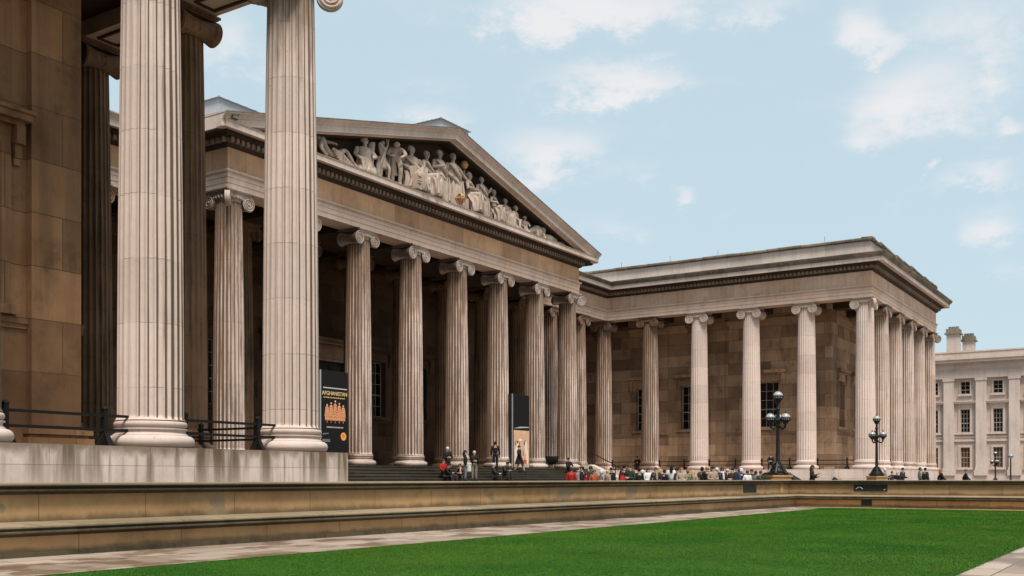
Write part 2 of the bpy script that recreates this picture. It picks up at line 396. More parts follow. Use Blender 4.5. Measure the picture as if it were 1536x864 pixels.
M['print_white'] = flat('pale_print', (.72, .62, .54), .6)
M['print_dark'] = flat('brown_print', (.16, .07, .045), .6)
M['print_red'] = flat('red_print', (.50, .09, .035), .6)
M['gilt'] = flat('gilded_metal', (.42, .25, .10), .5, .6, noise=.3)
M['edge'] = flat('bright_metal_edge', (.5, .5, .5), .3, .6)
M['panel'] = flat('black_green_plate', (.012, .016, .012), .5)

def M_slab():
    m = M['slab']; nt = m.node_tree; N = nt.nodes; L = nt.links; b = N['Principled BSDF']
    geo = N.new('ShaderNodeNewGeometry')
    br = N.new('ShaderNodeTexBrick'); br.inputs['Scale'].default_value = 1; br.inputs['Brick Width'].default_value = 1.15; br.inputs['Row Height'].default_value = .72
    br.inputs['Mortar Size'].default_value = .012
    br.inputs['Color1'].default_value = (.20, .148, .108, 1); br.inputs['Color2'].default_value = (.36, .285, .228, 1); br.inputs['Mortar'].default_value = (.09, .065, .045, 1)
    L.new(geo.outputs['Position'], br.inputs['Vector'])
    n = N.new('ShaderNodeTexNoise'); n.inputs['Scale'].default_value = .75; n.inputs['Detail'].default_value = 5; n.inputs['Roughness'].default_value = .6
    L.new(geo.outputs['Position'], n.inputs['Vector'])
    r = N.new('ShaderNodeMapRange'); r.interpolation_type = 'SMOOTHSTEP'; r.inputs['From Min'].default_value = .48; r.inputs['From Max'].default_value = .58
    L.new(n.outputs['Fac'], r.inputs['Value'])
    mx = N.new('ShaderNodeMix'); mx.data_type = 'RGBA'; L.new(r.outputs[0], mx.inputs[0]); L.new(br.outputs['Color'], mx.inputs[6]); mx.inputs[7].default_value = (.12, .068, .04, 1)
    mm = N.new('ShaderNodeMath'); mm.operation = 'MULTIPLY'; mm.inputs[1].default_value = .75; L.new(r.outputs[0], mm.inputs[0]); L.new(mm.outputs[0], mx.inputs[0])
    L.new(mx.outputs[2], b.inputs['Base Color'])
    r2 = N.new('ShaderNodeMapRange'); r2.inputs['To Min'].default_value = .75; r2.inputs['To Max'].default_value = .38; L.new(r.outputs[0], r2.inputs['Value']); L.new(r2.outputs[0], b.inputs['Roughness'])
M_slab()

# ------------------------------------------------------------------ measures (metres, eye at z = 0)
S = 4.36
YP, XP = 36.16, 32.22                    # portico front row, first column
YW, XE, XW = 19.17, 75.83, 19.13         # wing fronts, wing return lines
SY, SF = 4.214, 4.277
YI = YW + 5 * SY                         # inner colonnade line
XC = XP + 3.5 * S
ZST, ZG, ZL = .66, -1.15, -1.30          # stylobate, forecourt, lawn
ZA = 12.88                               # underside of architrave
HC = ZA - ZST
ZF0, ZF1, ZC1, ZC2, ZC3 = 13.70, 14.70, 15.18, 15.48, 15.74
AX, AY = 3.6, 3.5                        # wall set back behind the column lines

# ------------------------------------------------------------------ the ground
tag(MB().quad((-400, -400, -1.36), (900, -400, -1.36), (900, 900, -1.36), (-400, 900, -1.36)).build('ground', stone('ground_gravel', (.30, .25, .20), (.24, .19, .15), (.15, .11, .08), streak=0, blotch=.4)), kind='structure')
PW0, PW1 = Vector((9.43, 15.88)), Vector((46.5, 14.88))
wd = (PW1 - PW0).normalized()
PA = PW0 - wd * 30
LP = [tuple(PA), tuple(PW1), (46.75, -40)]       # foot of the lawn wall
fc = MB()
wn = Vector((-wd.y, wd.x)) * .6; qa, qb = PA + wn, PW1 + wn
fc.quad((qa.x, qa.y, ZG), (47.0, qb.y, ZG), (47.0, 300, ZG), (qa.x, 300, ZG))
fc.quad((47.1, -200, ZG), (400, -200, ZG), (400, 300, ZG), (47.1, 300, ZG))
tag(fc.build('forecourt', stone('forecourt_paving', (.34, .28, .24), (.28, .22, .18), (.14, .10, .08), streak=0, blotch=.4)), kind='structure')

gy = 12.68
tag(MB().quad((-40, 2.55, -1.30), (45.9, 2.55, -1.30), (45.9, 17, -1.30), (-40, 17, -1.30)).build('lawn_soil', flat('lawn_soil', (.016, .062, .005), .95, noise=.4)), kind='structure')
pv = MB()
pv.quad((-40, gy + .35, -1.292), (10, gy + .1, -1.292), (10, 17, -1.292), (-40, 17.5, -1.292))
pv.quad((10, gy + .1, -1.292), (44.2, gy + .42, -1.292), (46.6, 15.2, -1.292), (10, 17, -1.292))
tag(pv.build('paved_path', M['slab']), kind='structure')
tag(MB().quad((-60, -14, -1.292), (47, -14, -1.292), (47, 2.55, -1.292), (-60, 2.55, -1.292)).build('paved_walk', M['slab']), kind='structure')
tag(MB().box(45.9, 46.7, 2.55, 14.6, -1.34, -1.285).build('stone_edging', M['lawnwall']), kind='structure')

def grass():
    rng = np.random.default_rng(3)
    m, nt, b = new_mat('lawn_grass'); N = nt.nodes; L = nt.links
    b.inputs['Roughness'].default_value = .8; b.inputs['Specular IOR Level'].default_value = .08
    geo = N.new('ShaderNodeNewGeometry')
    n = N.new('ShaderNodeTexNoise'); n.inputs['Scale'].default_value = .55; n.inputs['Detail'].default_value = 5; L.new(geo.outputs['Position'], n.inputs['Vector'])
    n2 = N.new('ShaderNodeTexNoise'); n2.inputs['Scale'].default_value = 7; n2.inputs['Detail'].default_value = 3; L.new(geo.outputs['Position'], n2.inputs['Vector'])
    ad = N.new('ShaderNodeMath'); ad.operation = 'ADD'; L.new(n.outputs['Fac'], ad.inputs[0]); L.new(n2.outputs['Fac'], ad.inputs[1])
    cr = N.new('ShaderNodeValToRGB'); e = cr.color_ramp.elements
    e[0].position = .40; e[0].color = (.025, .104, .007, 1); e[1].position = .62; e[1].color = (.068, .168, .015, 1)
    hf = N.new('ShaderNodeMath'); hf.operation = 'MULTIPLY'; hf.inputs[1].default_value = .5; L.new(ad.outputs[0], hf.inputs[0]); L.new(hf.outputs[0], cr.inputs[0])
    n3 = N.new('ShaderNodeTexNoise'); n3.inputs['Scale'].default_value = .22; n3.inputs['Detail'].default_value = 6; n3.inputs['Roughness'].default_value = .7; L.new(geo.outputs['Position'], n3.inputs['Vector'])
    r3 = N.new('ShaderNodeMapRange'); r3.interpolation_type = 'SMOOTHSTEP'; r3.inputs['From Min'].default_value = .46; r3.inputs['From Max'].default_value = .66; r3.inputs['To Max'].default_value = .6; L.new(n3.outputs['Fac'], r3.inputs['Value'])
    m3 = N.new('ShaderNodeMix'); m3.data_type = 'RGBA'; L.new(r3.outputs[0], m3.inputs[0]); L.new(cr.outputs[0], m3.inputs[6]); m3.inputs[7].default_value = (.078, .135, .014, 1)
    L.new(m3.outputs[2], b.inputs['Base Color'])
    b.inputs['Subsurface Weight'].default_value = 0
    V = []; Fc = []; base = 0
    def patch(x0, x1, y0, y1, dens, h0, h1, w):
        nonlocal base
        n = int((x1 - x0) * (y1 - y0) * dens)
        p = np.empty((n, 3)); p[:, 0] = rng.uniform(x0, x1, n); p[:, 1] = rng.uniform(y0, y1, n); p[:, 2] = -1.302
        lim = gy + np.where(p[:, 0] < 10, .1 + (10 - p[:, 0]) * .005, .1 + (p[:, 0] - 10) * .32 / 34.2) + rng.normal(0, .025, n)
        low = 2.52 + rng.normal(0, .02, n)
        p = p[(p[:, 1] < lim) & (p[:, 1] > low)]; n = len(p)
        a = rng.uniform(0, 2 * np.pi, n); h = rng.uniform(h0, h1, n); ln = rng.uniform(.1, .7, n) * h; la = rng.uniform(0, 2 * np.pi, n)
        dx = np.cos(a) * w * rng.uniform(.6, 1.3, n); dy = np.sin(a) * w
        v = np.empty((n, 3, 3)); v[:, 0] = p; v[:, 0, 0] -= dx; v[:, 0, 1] -= dy; v[:, 1] = p; v[:, 1, 0] += dx; v[:, 1, 1] += dy
        v[:, 2] = p; v[:, 2, 0] += np.cos(la) * ln; v[:, 2, 1] += np.sin(la) * ln; v[:, 2, 2] += h
        V.append(v.reshape(-1, 3)); base += n * 3
    patch(4, 16, 2.4, 13.2, 4600, .008, .022, .0045)
    patch(16, 30, 2.4, 13.2, 2200, .010, .024, .007)
    patch(30, 46.1, 2.4, 14.5, 1000, .011, .027, .011)
    v = np.concatenate(V); nt_ = len(v) // 3
    me = bpy.data.meshes.new('grass'); me.vertices.add(len(v)); me.vertices.foreach_set('co', v.ravel())
    me.loops.add(len(v)); me.loops.foreach_set('vertex_index', np.arange(len(v), dtype=np.int32))
    me.polygons.add(nt_); me.polygons.foreach_set('loop_start', np.arange(0, len(v), 3, dtype=np.int32)); me.polygons.foreach_set('loop_total', np.full(nt_, 3, dtype=np.int32))
    me.update(); me.validate(); me.materials.append(m)
    o = bpy.data.objects.new('grass', me); COL.objects.link(o)
    tag(o, 'short bright green mown lawn filling the sunken court', 'grass', kind='stuff')
grass()

# ------------------------------------------------------------------ walls round the lawn
PROF_LOW = [(0, -1.42), (0, -.955), (-.9, -.955), (-.9, -1.42)]
PROF_LEDGE = [(-.9, -.952), (.02, -.952), (.02, -.915), (.14, -.905), (.165, -.89), (.165, -.865), (.10, -.855), (.10, -.835), (.14, -.825), (.14, -.812), (-.9, -.812)]
PROF_LTOP = [(-.9, -.809), (.15, -.809), (.15, -.785), (.12, -.772), (-.44, -.725), (-.9, -.725)]
PROF_UP = [(-.44, -.722), (-.44, -.272), (-.95, -.272), (-.95, -.722)]
PROF_COP = [(-.95, -.268), (-.42, -.268), (-.42, -.235), (-.32, -.225), (-.29, -.21), (-.29, -.185), (-.36, -.175), (-.36, -.155), (-.30, -.145), (-.265, -.13), (-.265, -.12), (-.95, -.12)]
PROF_CTOP = [(-.95, -.117), (-.255, -.117), (-.255, -.092), (-.275, -.084), (-.95, -.075)]
def lawn_wall(label, i0, i1, loc, patched):
    t = thing('retaining_wall', label, 'wall', loc)
    sweep(MB(), LP, PROF_LOW, i0, i1).build('lower_course', M['lawnwall'], t)
    sweep(MB(), LP, [(-.1, -1.40), (.03, -1.40), (.03, -1.225), (.004, -1.205), (-.1, -1.205)], i0, i1).build('foot_shadow_strip', M['coping'], t)  # added dark strip, paints the shadow along the wall foot
    sweep(MB(), LP, PROF_LEDGE, i0, i1).build('ledge', M['coping'], t, 40)
    sweep(MB(), LP, PROF_LTOP, i0, i1).build('ledge_lit_top', M['lit_top'], t, 40)
    sweep(MB(), LP, PROF_UP, i0, i1).build('upper_course', M['lawnwall_patch' if patched else 'lawnwall'], t)
    c = sweep(MB(), LP, PROF_COP, i0, i1).build('coping', M['coping'], t, 40)
    sweep(MB(), LP, PROF_CTOP, i0, i1).build('coping_lit_top', M['lit_top'], c, 40)
    return t
wl = lawn_wall('long tan stepped stone wall running below the columns along the lawn', 0, 1, (20, 15.6, ZL), True)
wr = lawn_wall('tan stone wall with black plates closing the far end of the lawn', 1, 2, (46.6, 8, ZL), False)
def plate(parent, wx, u0, u1, v0, v1, name='vent_plate', left=False):
    if left:
        Yl = 15.36; x0, x1 = at_Y(u0, Yl), at_Y(u1, Yl); d = dep((x0 + x1) / 2, Yl)
        yy = lambda x: PW1.y + (x - PW1.x) * wd.y / wd.x + .44
        MB().add([(x0, yy(x0) - .02, zpix(v1, d)), (x1, yy(x1) - .02, zpix(v1, d)), (x1, yy(x1) - .02, zpix(v0, d)), (x0, yy(x0) - .02, zpix(v0, d)),
                  (x0, yy(x0) + .05, zpix(v1, d)), (x1, yy(x1) + .05, zpix(v1, d)), (x1, yy(x1) + .05, zpix(v0, d)), (x0, yy(x0) + .05, zpix(v0, d))],
                 [(0,1,2,3),(4,7,6,5),(0,4,5,1),(1,5,6,2),(2,6,7,3),(3,7,4,0)]).build(name, M['panel'], parent)
    else:
        y0, y1 = at_X(u0, wx), at_X(u1, wx); d = dep(wx, (y0 + y1) / 2)
        return MB().box(wx - .02, wx + .05, min(y0, y1), max(y0, y1), zpix(v1, d), zpix(v0, d)).build(name, M['panel'], parent)
plate(wl, 0, 1118, 1136, 727.5, 738.5, left=True)
p = plate(wr, 46.935, 1281, 1331, 727, 736.5)
mk = MB()
for (ua, ub, va, vb) in ((1284, 1287.5, 733.6, 731.0), (1287.5, 1291, 731.0, 731.0), (1291, 1294, 731.0, 733.6), (1326, 1328, 735.2, 733.8)):
    ya, yb = at_X(ua, 46.905), at_X(ub, 46.905); d = dep(46.905, ya)
    mk.tube([(46.905, ya, zpix(va, d)), (46.905, yb, zpix(vb, d))], .022, 6)
mk.build('painted_mark', M['whitetext'], p)
plate(wr, 46.515, 1292, 1308, 747, 759)
# pier in the angle of the two walls
MB().box(45.75, 46.1, 15.28, 15.72, -1.0, .0).build('corner_pier', M['lawnwall'], wl)

# ------------------------------------------------------------------ the museum
mus = thing('museum_building', 'huge pale stone classical museum with columned portico, carved pediment and two projecting wings', 'museum', (XC, YP, ZG))

# column: shaft, base, capital
def shaft_mesh():
    z0, z1 = .60, HC - .40; nf, ns = 24, 10; W = math.pi / nf * .80
    hs = [0, .012, .03, .05, .075, .11, .16]
    zs = [z0 + h for h in hs] + [z0 + .3] + [z0 + .3 + (z1 - z0 - .5) * k / 10 for k in range(1, 11)] + [z1 - .14, z1 - .10, z1 - .07, z1 - .04, z1 - .015, z1]
    vs = []; fs = []; n = nf * ns
    for z in zs:
        t = (z - z0) / (z1 - z0); R = .705 - .120 * (t ** 1.7)
        if z - z0 < .09: R += .05 * (1 - (z - z0) / .09) ** 2
        wm = W * R; e = min(z - z0 - .02, z1 - .03 - z) 
        w = 0 if e <= 0 else (wm if e >= wm else math.sqrt(max(0, wm * wm - (wm - e) ** 2)))
        for i in range(n):
            q = (i % ns) / ns; x = (q - .5) * 2 * math.pi / nf * R
            dpt = .050 * R / .7 * (w / wm) * math.sqrt(max(0, 1 - (x / w) ** 2)) if w > 1e-6 and abs(x) < w else 0
            a = 2 * math.pi * i / n; r = R - dpt; vs.append((r * math.cos(a), r * math.sin(a), z))
    for k in range(len(zs) - 1):
        for i in range(n):
            j = (i + 1) % n; fs.append((k*n+i, k*n+j, (k+1)*n+j, (k+1)*n+i))
    return MB().add(vs, fs)
def base_mb():
    def arc(rc, zc, R, a0, a1, k=8): return [(rc + R * math.cos(rad(a0 + (a1 - a0) * i / k)), zc + R * math.sin(rad(a0 + (a1 - a0) * i / k))) for i in range(k + 1)]
    pr = [(.80, 0)] + arc(.80, .135, .135, -90, 90) + [(.80, .285)] + [(.78, .30), (.75, .33), (.735, .36), (.745, .385), (.775, .395), (.785, .40), (.785, .425), (.74, .43), (.705, .435)]
    pr += [(.71, .44)] + arc(.70, .515, .078, -80, 90) + [(.72, .60), (.73, .62), (.70, .64)]
    return MB().lathe(pr, 48)
def volute(mb, cx, cz, yf, yb, R, sgn, flat_=False, spiral=True):
    """scroll: bolster from yf to yb, spiral relief on both faces"""
    n = 28; rings = 9; vs = []; fs = []
    for k in range(rings):
        t = k / (rings - 1); y = yf + (yb - yf) * t; r = R if flat_ else R * (1 - .30 * math.sin(math.pi * t))
        for i in range(n):
            a = 2 * math.pi * i / n; vs.append((cx + r * math.cos(a), y, cz + r * math.sin(a)))
    for k in range(rings - 1):
        for i in range(n):
            j = (i + 1) % n; fs.append((k*n+i, k*n+j, (k+1)*n+j, (k+1)*n+i))
    fs += [tuple(range(n)), tuple((rings-1)*n + n-1-i for i in range(n))]
    mb.add(vs, fs)
    for (y, o) in ((yf, -1 if yf < yb else 1), (yb, 1 if yf < yb else -1)):
        pts = []; rs = []
        for k in range(60):
            t = k / 59; a = math.pi / 2 - sgn * t * 2.4 * 2 * math.pi; r = (R - .02) * (1 - t) ** .85 + .05 * t
            pts.append((cx + r * math.cos(a), y + o * .012, cz + r * math.sin(a))); rs.append(.040 * (1 - .45 * t))
        mb.tube(pts, rs, 6)
        mb.ball((cx, y + o * .02, cz), .06, .04, .06, 8, 6)
def cap_common(mb):
    mb.lathe([(.585, -.50), (.60, -.46), (.575, -.43), (.60, -.41), (.66, -.36), (.70, -.30), (.70, -.26), (.62, -.25)], 36)
    for i in range(24):
        a = 2 * math.pi * (i + .5) / 24; mb.ball((.665 * math.cos(a), .665 * math.sin(a), -.34), .055, .055, .075, 6, 5)
    a = .73
    for (w, z0, z1) in ((.66, -.14, -.10), (.71, -.10, -.06), (.755, -.06, -.002)): mb.box(-w, w, -w, w, z0, z1)
def cap_mb():
    mb = MB(); cap_common(mb)
    for s in (-1, 1): volute(mb, s * .60, -.50, -.63, .63, .345, s)
    for y in (-1, 1):       # channel between the scrolls, hanging a little in the middle
        vs = []; fs = []
        for k in range(9):
            x = -.60 + 1.2 * k / 8; sag = .05 * (1 - (x / .6) ** 2)
            vs += [(x, y * .62, -.15), (x, y * .62, -.28 - sag), (x, y * .50, -.28 - sag), (x, y * .50, -.15)]
        for k in range(8):
            for j in range(4): fs.append((4*k+j, 4*k+(j+1)%4, 4*k+4+(j+1)%4, 4*k+4+j))
        mb.add(vs, fs)
        for zz, sg in ((-.16, 0), (-.29, .05)): mb.tube([(-.58 + 1.16 * k / 8, y * .635, zz - sg * (1 - ((-.58 + 1.16 * k / 8) / .6) ** 2)) for k in range(9)], .028, 6)
    return mb
def cap_corner_mb():        # scrolls on the -Y and -X faces, diagonal scroll on the (-X,-Y) corner
    mb = MB(); cap_common(mb)
    volute(mb, .60, -.50, -.63, .63, .345, 1)
    q = len(mb.v); volute(mb, .60, -.50, .63, -.63, .345, 1); mb.xf(Matrix.Rotation(rad(90), 4, 'Z'), q)
    mb.box(-.55, .6, -.62, -.5, -.33, -.15); mb.box(-.62, -.5, -.55, .6, -.33, -.15)
    q = len(mb.v); volute(mb, -.985, -.50, -.075, .075, .345, -1, True); 
    mb.box(-.985, -.5, -.06, .06, -.33, -.155)
    mb.xf(Matrix.Rotation(rad(45), 4, 'Z'), q)
    return mb
SHAFT = shaft_mesh().data('column_shaft', M['col_pale'], 35)
BASE = base_mb().data('column_base', M['col_pale'], 50)
CAP = cap_mb().data('column_capital', M['col_pale'], 40)
CAPC = cap_corner_mb().data('column_corner_capital', M['col_pale'], 40)
def column(x, y, mat, face=0, corner=None, label=None, cmat=None):
    off = Vector((x, y, ZST)) - mus.location
    s = bpy.data.objects.new('column', SHAFT); b = bpy.data.objects.new('base', BASE); c = bpy.data.objects.new('capital', CAP if corner is None else CAPC)
    for o in (s, b, c): COL.objects.link(o); setmat(o, mat)
    s.parent = mus; s.location = off; b.parent = s; c.parent = s
    if cmat: setmat(c, cmat); setmat(b, cmat)
    c.location = (0, 0, HC); c.rotation_euler = (0, 0, rad(face if corner is None else corner))
    if label: s['label'] = label
    return s
PL, WO, BR, NE, FR = M['col_pale'], M['col_worn'], M['col_brown'], M['col_near'], M['col_front']
SW, SE_ = 0, 90
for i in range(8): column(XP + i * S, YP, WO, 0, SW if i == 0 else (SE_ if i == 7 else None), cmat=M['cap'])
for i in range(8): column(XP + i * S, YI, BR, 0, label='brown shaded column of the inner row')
column(XE, YW, PL, 90, SW, label='pale corner column of the east wing')
for i in range(1, 6): column(XE, YW + i * SY, PL if i < 4 else WO, 90)
for i in range(1, 6): column(XE + i * SF, YW, FR, 0, SE_ if i == 5 else None)
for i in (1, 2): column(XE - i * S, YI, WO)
for i in (1, 2): column(XW + i * S, YI, BR)
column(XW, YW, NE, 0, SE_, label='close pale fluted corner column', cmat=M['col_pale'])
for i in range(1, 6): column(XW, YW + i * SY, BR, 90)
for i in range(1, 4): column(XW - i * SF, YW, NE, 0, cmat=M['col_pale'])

# stylobate / plinths / steps
MB().box(-12, XW + 1.02, YW - 1.02, YW + 5 * SY - 1, ZG - .1, ZST).build('plinth', M['plinth'], mus)
MB().box(XE - 1.05, XE + 5 * SF + 1.05, YW - 1.05, YI + 10, ZG - .1, ZST).build('plinth', M['plinth_far'], mus)
MB().box(XE - 1.25, XE + 5 * SF + 1.25, YW - 1.25, YI + 9.9, ZG - .1, ZG + .55).build('plinth_step', M['plinth_far'], mus)
MB().box(-12, XE - 1.05, YI - 1.2, YI + 10, ZG - .1, ZST - .003).build('plinth', M['plinth_far'], mus)
YS = YP - 1.12
st = MB(); nst = 11; RISE = (ZST - ZG) / nst; TREAD = .36
XS0, XS1 = XP - 3.2, XP + 7 * S + .9
for k in range(nst):
    st.box(XS0, XS1, YS - k * TREAD, YI - 1.2 - k * .001, ZG - .1, ZST - k * RISE - (.001 if k else .002))
    st.box(XS0, XS1 + .002, YS - k * TREAD - .025, YS - k * TREAD + .05, ZST - k * RISE - .05, ZST - k * RISE + .002)
st.build('stairs', M['step'], mus)
ck = MB()
for x in (XS1 + .01,):
    pr = [(YS + .3, ZST + .30), (YS + .3, ZG - .1), (YS - nst * TREAD - .5, ZG - .1), (YS - nst * TREAD - .5, ZG + .35), (YS - .2, ZST + .30)]
    ck.add([(x, a, b) for a, b in pr] + [(x + .7, a, b) for a, b in pr], [(0,1,2,3,4), (9,8,7,6,5)] + [(i, (i+1) % 5, 5 + (i+1) % 5, 5 + i) for i in range(5)])
ck.build('stair_cheek', M['plinth_far'], mus)
hr = MB(); x = XS1 + .35
hr.tube([(x, YS + .2, ZST + 1.1), (x, YS - .2, ZST + 1.1), (x, YS - nst * TREAD, ZG + 1.1)], .035, 8)
for yy, zz in ((YS - .2, ZST), (YS - 2, (ZST + ZG) / 2), (YS - nst * TREAD, ZG)): hr.tube([(x, yy, zz), (x, yy, zz + 1.1)], .03, 8)
hr.build('handrail', M['iron'], mus)

# entablature
EH = .60
EP = [(-12, YW - EH), (XW + EH, YW - EH), (XW + EH, YI - EH), (XP - EH, YI - EH), (XP - EH, YP - EH), (XP + 7 * S + EH, YP - EH), (XP + 7 * S + EH, YI - EH),
      (XE - EH, YI - EH), (XE - EH, YW - EH), (XE + 5 * SF + EH, YW - EH), (XE + 5 * SF + EH, YI + 12)]
SECT = ((0, 3, 'west'), (3, 6, 'portico'), (6, 10, 'east'))
ARCH = [(-1.2, ZA), (0, ZA), (0, ZA + .24), (.025, ZA + .255), (.025, ZA + .49), (.05, ZA + .505), (.05, ZF0 - .13), (.12, ZF0 - .11), (.15, ZF0 - .06), (.15, ZF0 - .003), (-1.2, ZF0 - .003)]
FRZ = [(-1.2, ZF0), (0, ZF0), (0, ZF1 - .003), (-1.2, ZF1 - .003)]
BED = [(-1.2, ZF1), (.06, ZF1), (.14, ZF1 + .06), (.16, ZF1 + .12), (.18, ZF1 + .14), (.18, ZF1 + .36), (.42, ZF1 + .37), (.50, ZF1 + .44), (.60, ZC1 - .02), (.60, ZC1 + .05), (-1.2, ZC1 + .05)]
CORN = [(.60, ZC1 + .05), (.80, ZC1 + .05), (.83, ZC1), (.97, ZC1), (.97, ZC2 - .02), (.60, ZC2 - .02)]
CYMA = [(.60, ZC2 - .017), (.98, ZC2 - .017), (1.0, ZC2), (1.0, ZC2 + .03), (1.03, ZC2 + .06), (1.08, ZC2 + .12), (1.14, ZC2 + .17), (1.16, ZC2 + .21), (1.16, ZC3), (.6, ZC3 + .02)]
CORNP = [(.60, ZC1 + .05), (.80, ZC1 + .05), (.83, ZC1), (.97, ZC1), (.97, ZC2 - .06), (1.0, ZC2 - .04), (1.02, ZC2), (.6, ZC2 + .06)]
CORNB = [(.597, ZC1 + .053), (.597, ZC3 + .018), (-1.2, ZC3 + .06), (-1.2, ZC1 + .053)]
for i0, i1, nm in SECT:
    sweep(MB(), EP, ARCH, i0, i1).build('architrave', M['arch'], mus)
    sweep(MB(), EP, FRZ, i0, i1).build('frieze', M['frieze_pale' if nm == 'east' else 'frieze'], mus)
    cn = MB()
    if nm == 'portico':
        sweep(cn, EP, CORN, 3, 4); sweep(cn, EP, CORNP, 4, 5); sweep(cn, EP, CORN, 5, 6)
        for k in (3, 5): sweep(MB(), EP, CYMA, k, k + 1).build('cornice_gutter', M['corn'], mus)
    else:
        sweep(cn, EP, CORN, i0, i1); sweep(MB(), EP, CYMA, i0, i1).build('cornice_gutter', M['corn_dark' if nm == 'east' else 'corn'], mus)
    cn = cn.build('cornice', M['corn'], mus)
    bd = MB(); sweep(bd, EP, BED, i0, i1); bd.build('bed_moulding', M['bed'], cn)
    if nm != 'portico': sweep(MB(), EP, CORNB, i0, i1).build('cornice_backing', M['corn'], mus)
    dn = MB(); P, ms = mitres(EP)
    for i in range(i0, i1):
        a, b = P[i] + ms[i] * .18, P[i + 1] + ms[i + 1] * .18; d = (b - a); ln = d.length; d.normalize(); nr = Vector((d.y, -d.x)); n = int(ln / .30); st_ = ln / n
        q0 = len(dn.v); vs = []; fs = []
        for k in range(n):
            c = a + d * (st_ * k)
            for (t, o) in ((0, .002), (.22, .002), (.22, .20), (.78, .20), (.78, .002), (1, .002)):
                p = c + d * (st_ * t) + nr * o; vs += [(p.x, p.y, ZF1 + .15), (p.x, p.y, ZF1 + .35)]
            for m_ in range(5): e = k * 12 + m_ * 2; fs.append((e, e + 2, e + 3, e + 1))
            e = k * 12; fs += [(e + 2, e + 4, e + 6, e + 8), (e + 3, e + 9, e + 7, e + 5)]
            if k: fs.append((e - 2, e, e + 1, e - 1))
        dn.add(vs, fs)
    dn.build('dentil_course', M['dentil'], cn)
# soffit panels under the near architrave
sp = MB()
for i in range(5):
    y0, y1 = YW + i * SY + .95, YW + (i + 1) * SY - .95
    sp = MB()
    sp.box(XW - .36, XW - .28, y0, y1, ZA - .05, ZA - .002); sp.box(XW + .28, XW + .36, y0, y1, ZA - .05, ZA - .002)
    sp.box(XW - .28, XW + .28, y0, y0 + .08, ZA - .05, ZA - .002); sp.box(XW - .28, XW + .28, y1 - .08, y1, ZA - .05, ZA - .002)
    sp.build('soffit_panel', M['ceil'], mus)

# ceilings, beams and roofs
cl = MB(); CZ = ZF0 - .35
cl.box(-12, XW - .5, YW + .5, YI + 10, CZ, CZ + .3); cl.box(XE + .5, XE + 5 * SF - .5, YW + .5, YI + 10, CZ, CZ + .3)
cl.box(XW - .5, XP + .5, YI + .5, YI + 10, CZ + .002, CZ + .3); cl.box(XP + 7 * S - .5, XE + .5, YI + .5, YI + 10, CZ + .002, CZ + .3)
cl.box(XP + .5, XP + 7 * S - .5, YP + .5, YI + 10, CZ + .004, CZ + .3)
for i in range(8): cl.box(XP + i * S - .5, XP + i * S + .5, YP + .5, YI + 4, ZA + .02, CZ + .01)
cl.box(XP, XP + 7 * S, YI - .5, YI + .5, ZA + .001, CZ + .008)
for i in range(6): cl.box(XE + .5, XE + AX, YW + i * SY - .45, YW + i * SY + .45, ZA + .02, CZ + .01); cl.box(XW - AX, XW - .5, YW + i * SY - .45, YW + i * SY + .45, ZA + .02, CZ + .01)
for i in range(1, 5): cl.box(XE + i * SF - .45, XE + i * SF + .45, YW + .5, YW + AY, ZA + .02, CZ + .012); cl.box(XW - i * SF - .45, XW - i * SF + .45, YW + .5, YW + AY, ZA + .02, CZ + .012)
cl.build('ceiling', M['ceil'], mus)
rf = MB()
rf.box(-12, XW - .5, YW + .4, YI + 10, ZC2, ZC3 + .03); rf.box(XW - .5, XP + .4, YI + .4, YI + 10, ZC2 + .002, ZC3 + .032)
rf.box(XP + 7 * S - .4, XE + .4, YI + .4, YI + 10, ZC2 + .002, ZC3 + .032); rf.box(XE + .4, XE + 5 * SF - .4, YW + .4, YI + 11, ZC2, ZC3 + .03)
rf.build('flat_roof', M['lead'], mus)

# parapet of the east wing (and west wing)
PX0, PY0 = XE - .50, YW - .50
PPATH = [(PX0, YI + 9), (PX0, PY0), (XE + 5 * SF + .5, PY0), (XE + 5 * SF + .5, YI + 9)]
def parapet(path, wavy):
    sweep(MB(), path, [(-.55, ZC3 - .05), (.06, ZC3 - .05), (.06, ZC3 + .22), (0, ZC3 + .24), (0, 16.84), (-.55, 16.84)]).build('parapet', M['parapet'], mus)
    cp = MB(); P, ms = mitres(path)
    for i in range(len(path) - 1):
        a, b = P[i] + ms[i] * 0, P[i + 1]; d = (b - a); ln = d.length; d.normalize(); nr = Vector((d.y, -d.x)); n = max(1, int(ln / 2.4))
        e0 = .2 if i else 0; e1 = .2 if i < len(path) - 2 else 0
        for k in range(n):
            t0, t1 = (ln + e0 + e1) * k / n - e0, (ln + e0 + e1) * (k + 1) / n - e0
            dz = random.uniform(-.03, .03) + (.05 * (k % 2) if (wavy and i == 1) else 0)
            q = [a + d * (t0 + .004), a + d * t1]
            vs = []
            for c, zz in ((q[0], dz), (q[1], dz - (.09 if wavy and i == 1 else .0))):
                for (o, z) in ((-.6, 16.842), (.06, 16.842), (.12, 16.90), (.22, 16.93), (.22, 17.04), (.15, 17.10), (-.6, 17.13)):
                    p = c + nr * o; vs.append((p.x, p.y, z + (zz if z > 16.85 else 0)))
            cp.add(vs, [tuple(range(7)), tuple(range(13, 6, -1))] + [(j, (j+1) % 7, 7 + (j+1) % 7, 7 + j) for j in range(7)])
    cp.build('parapet_cap', M['corn_dark'], mus)
parapet(PPATH, True)
parapet([(-12, PY0), (2 * XC - PX0, PY0), (2 * XC - PX0, YI + 9)], False)
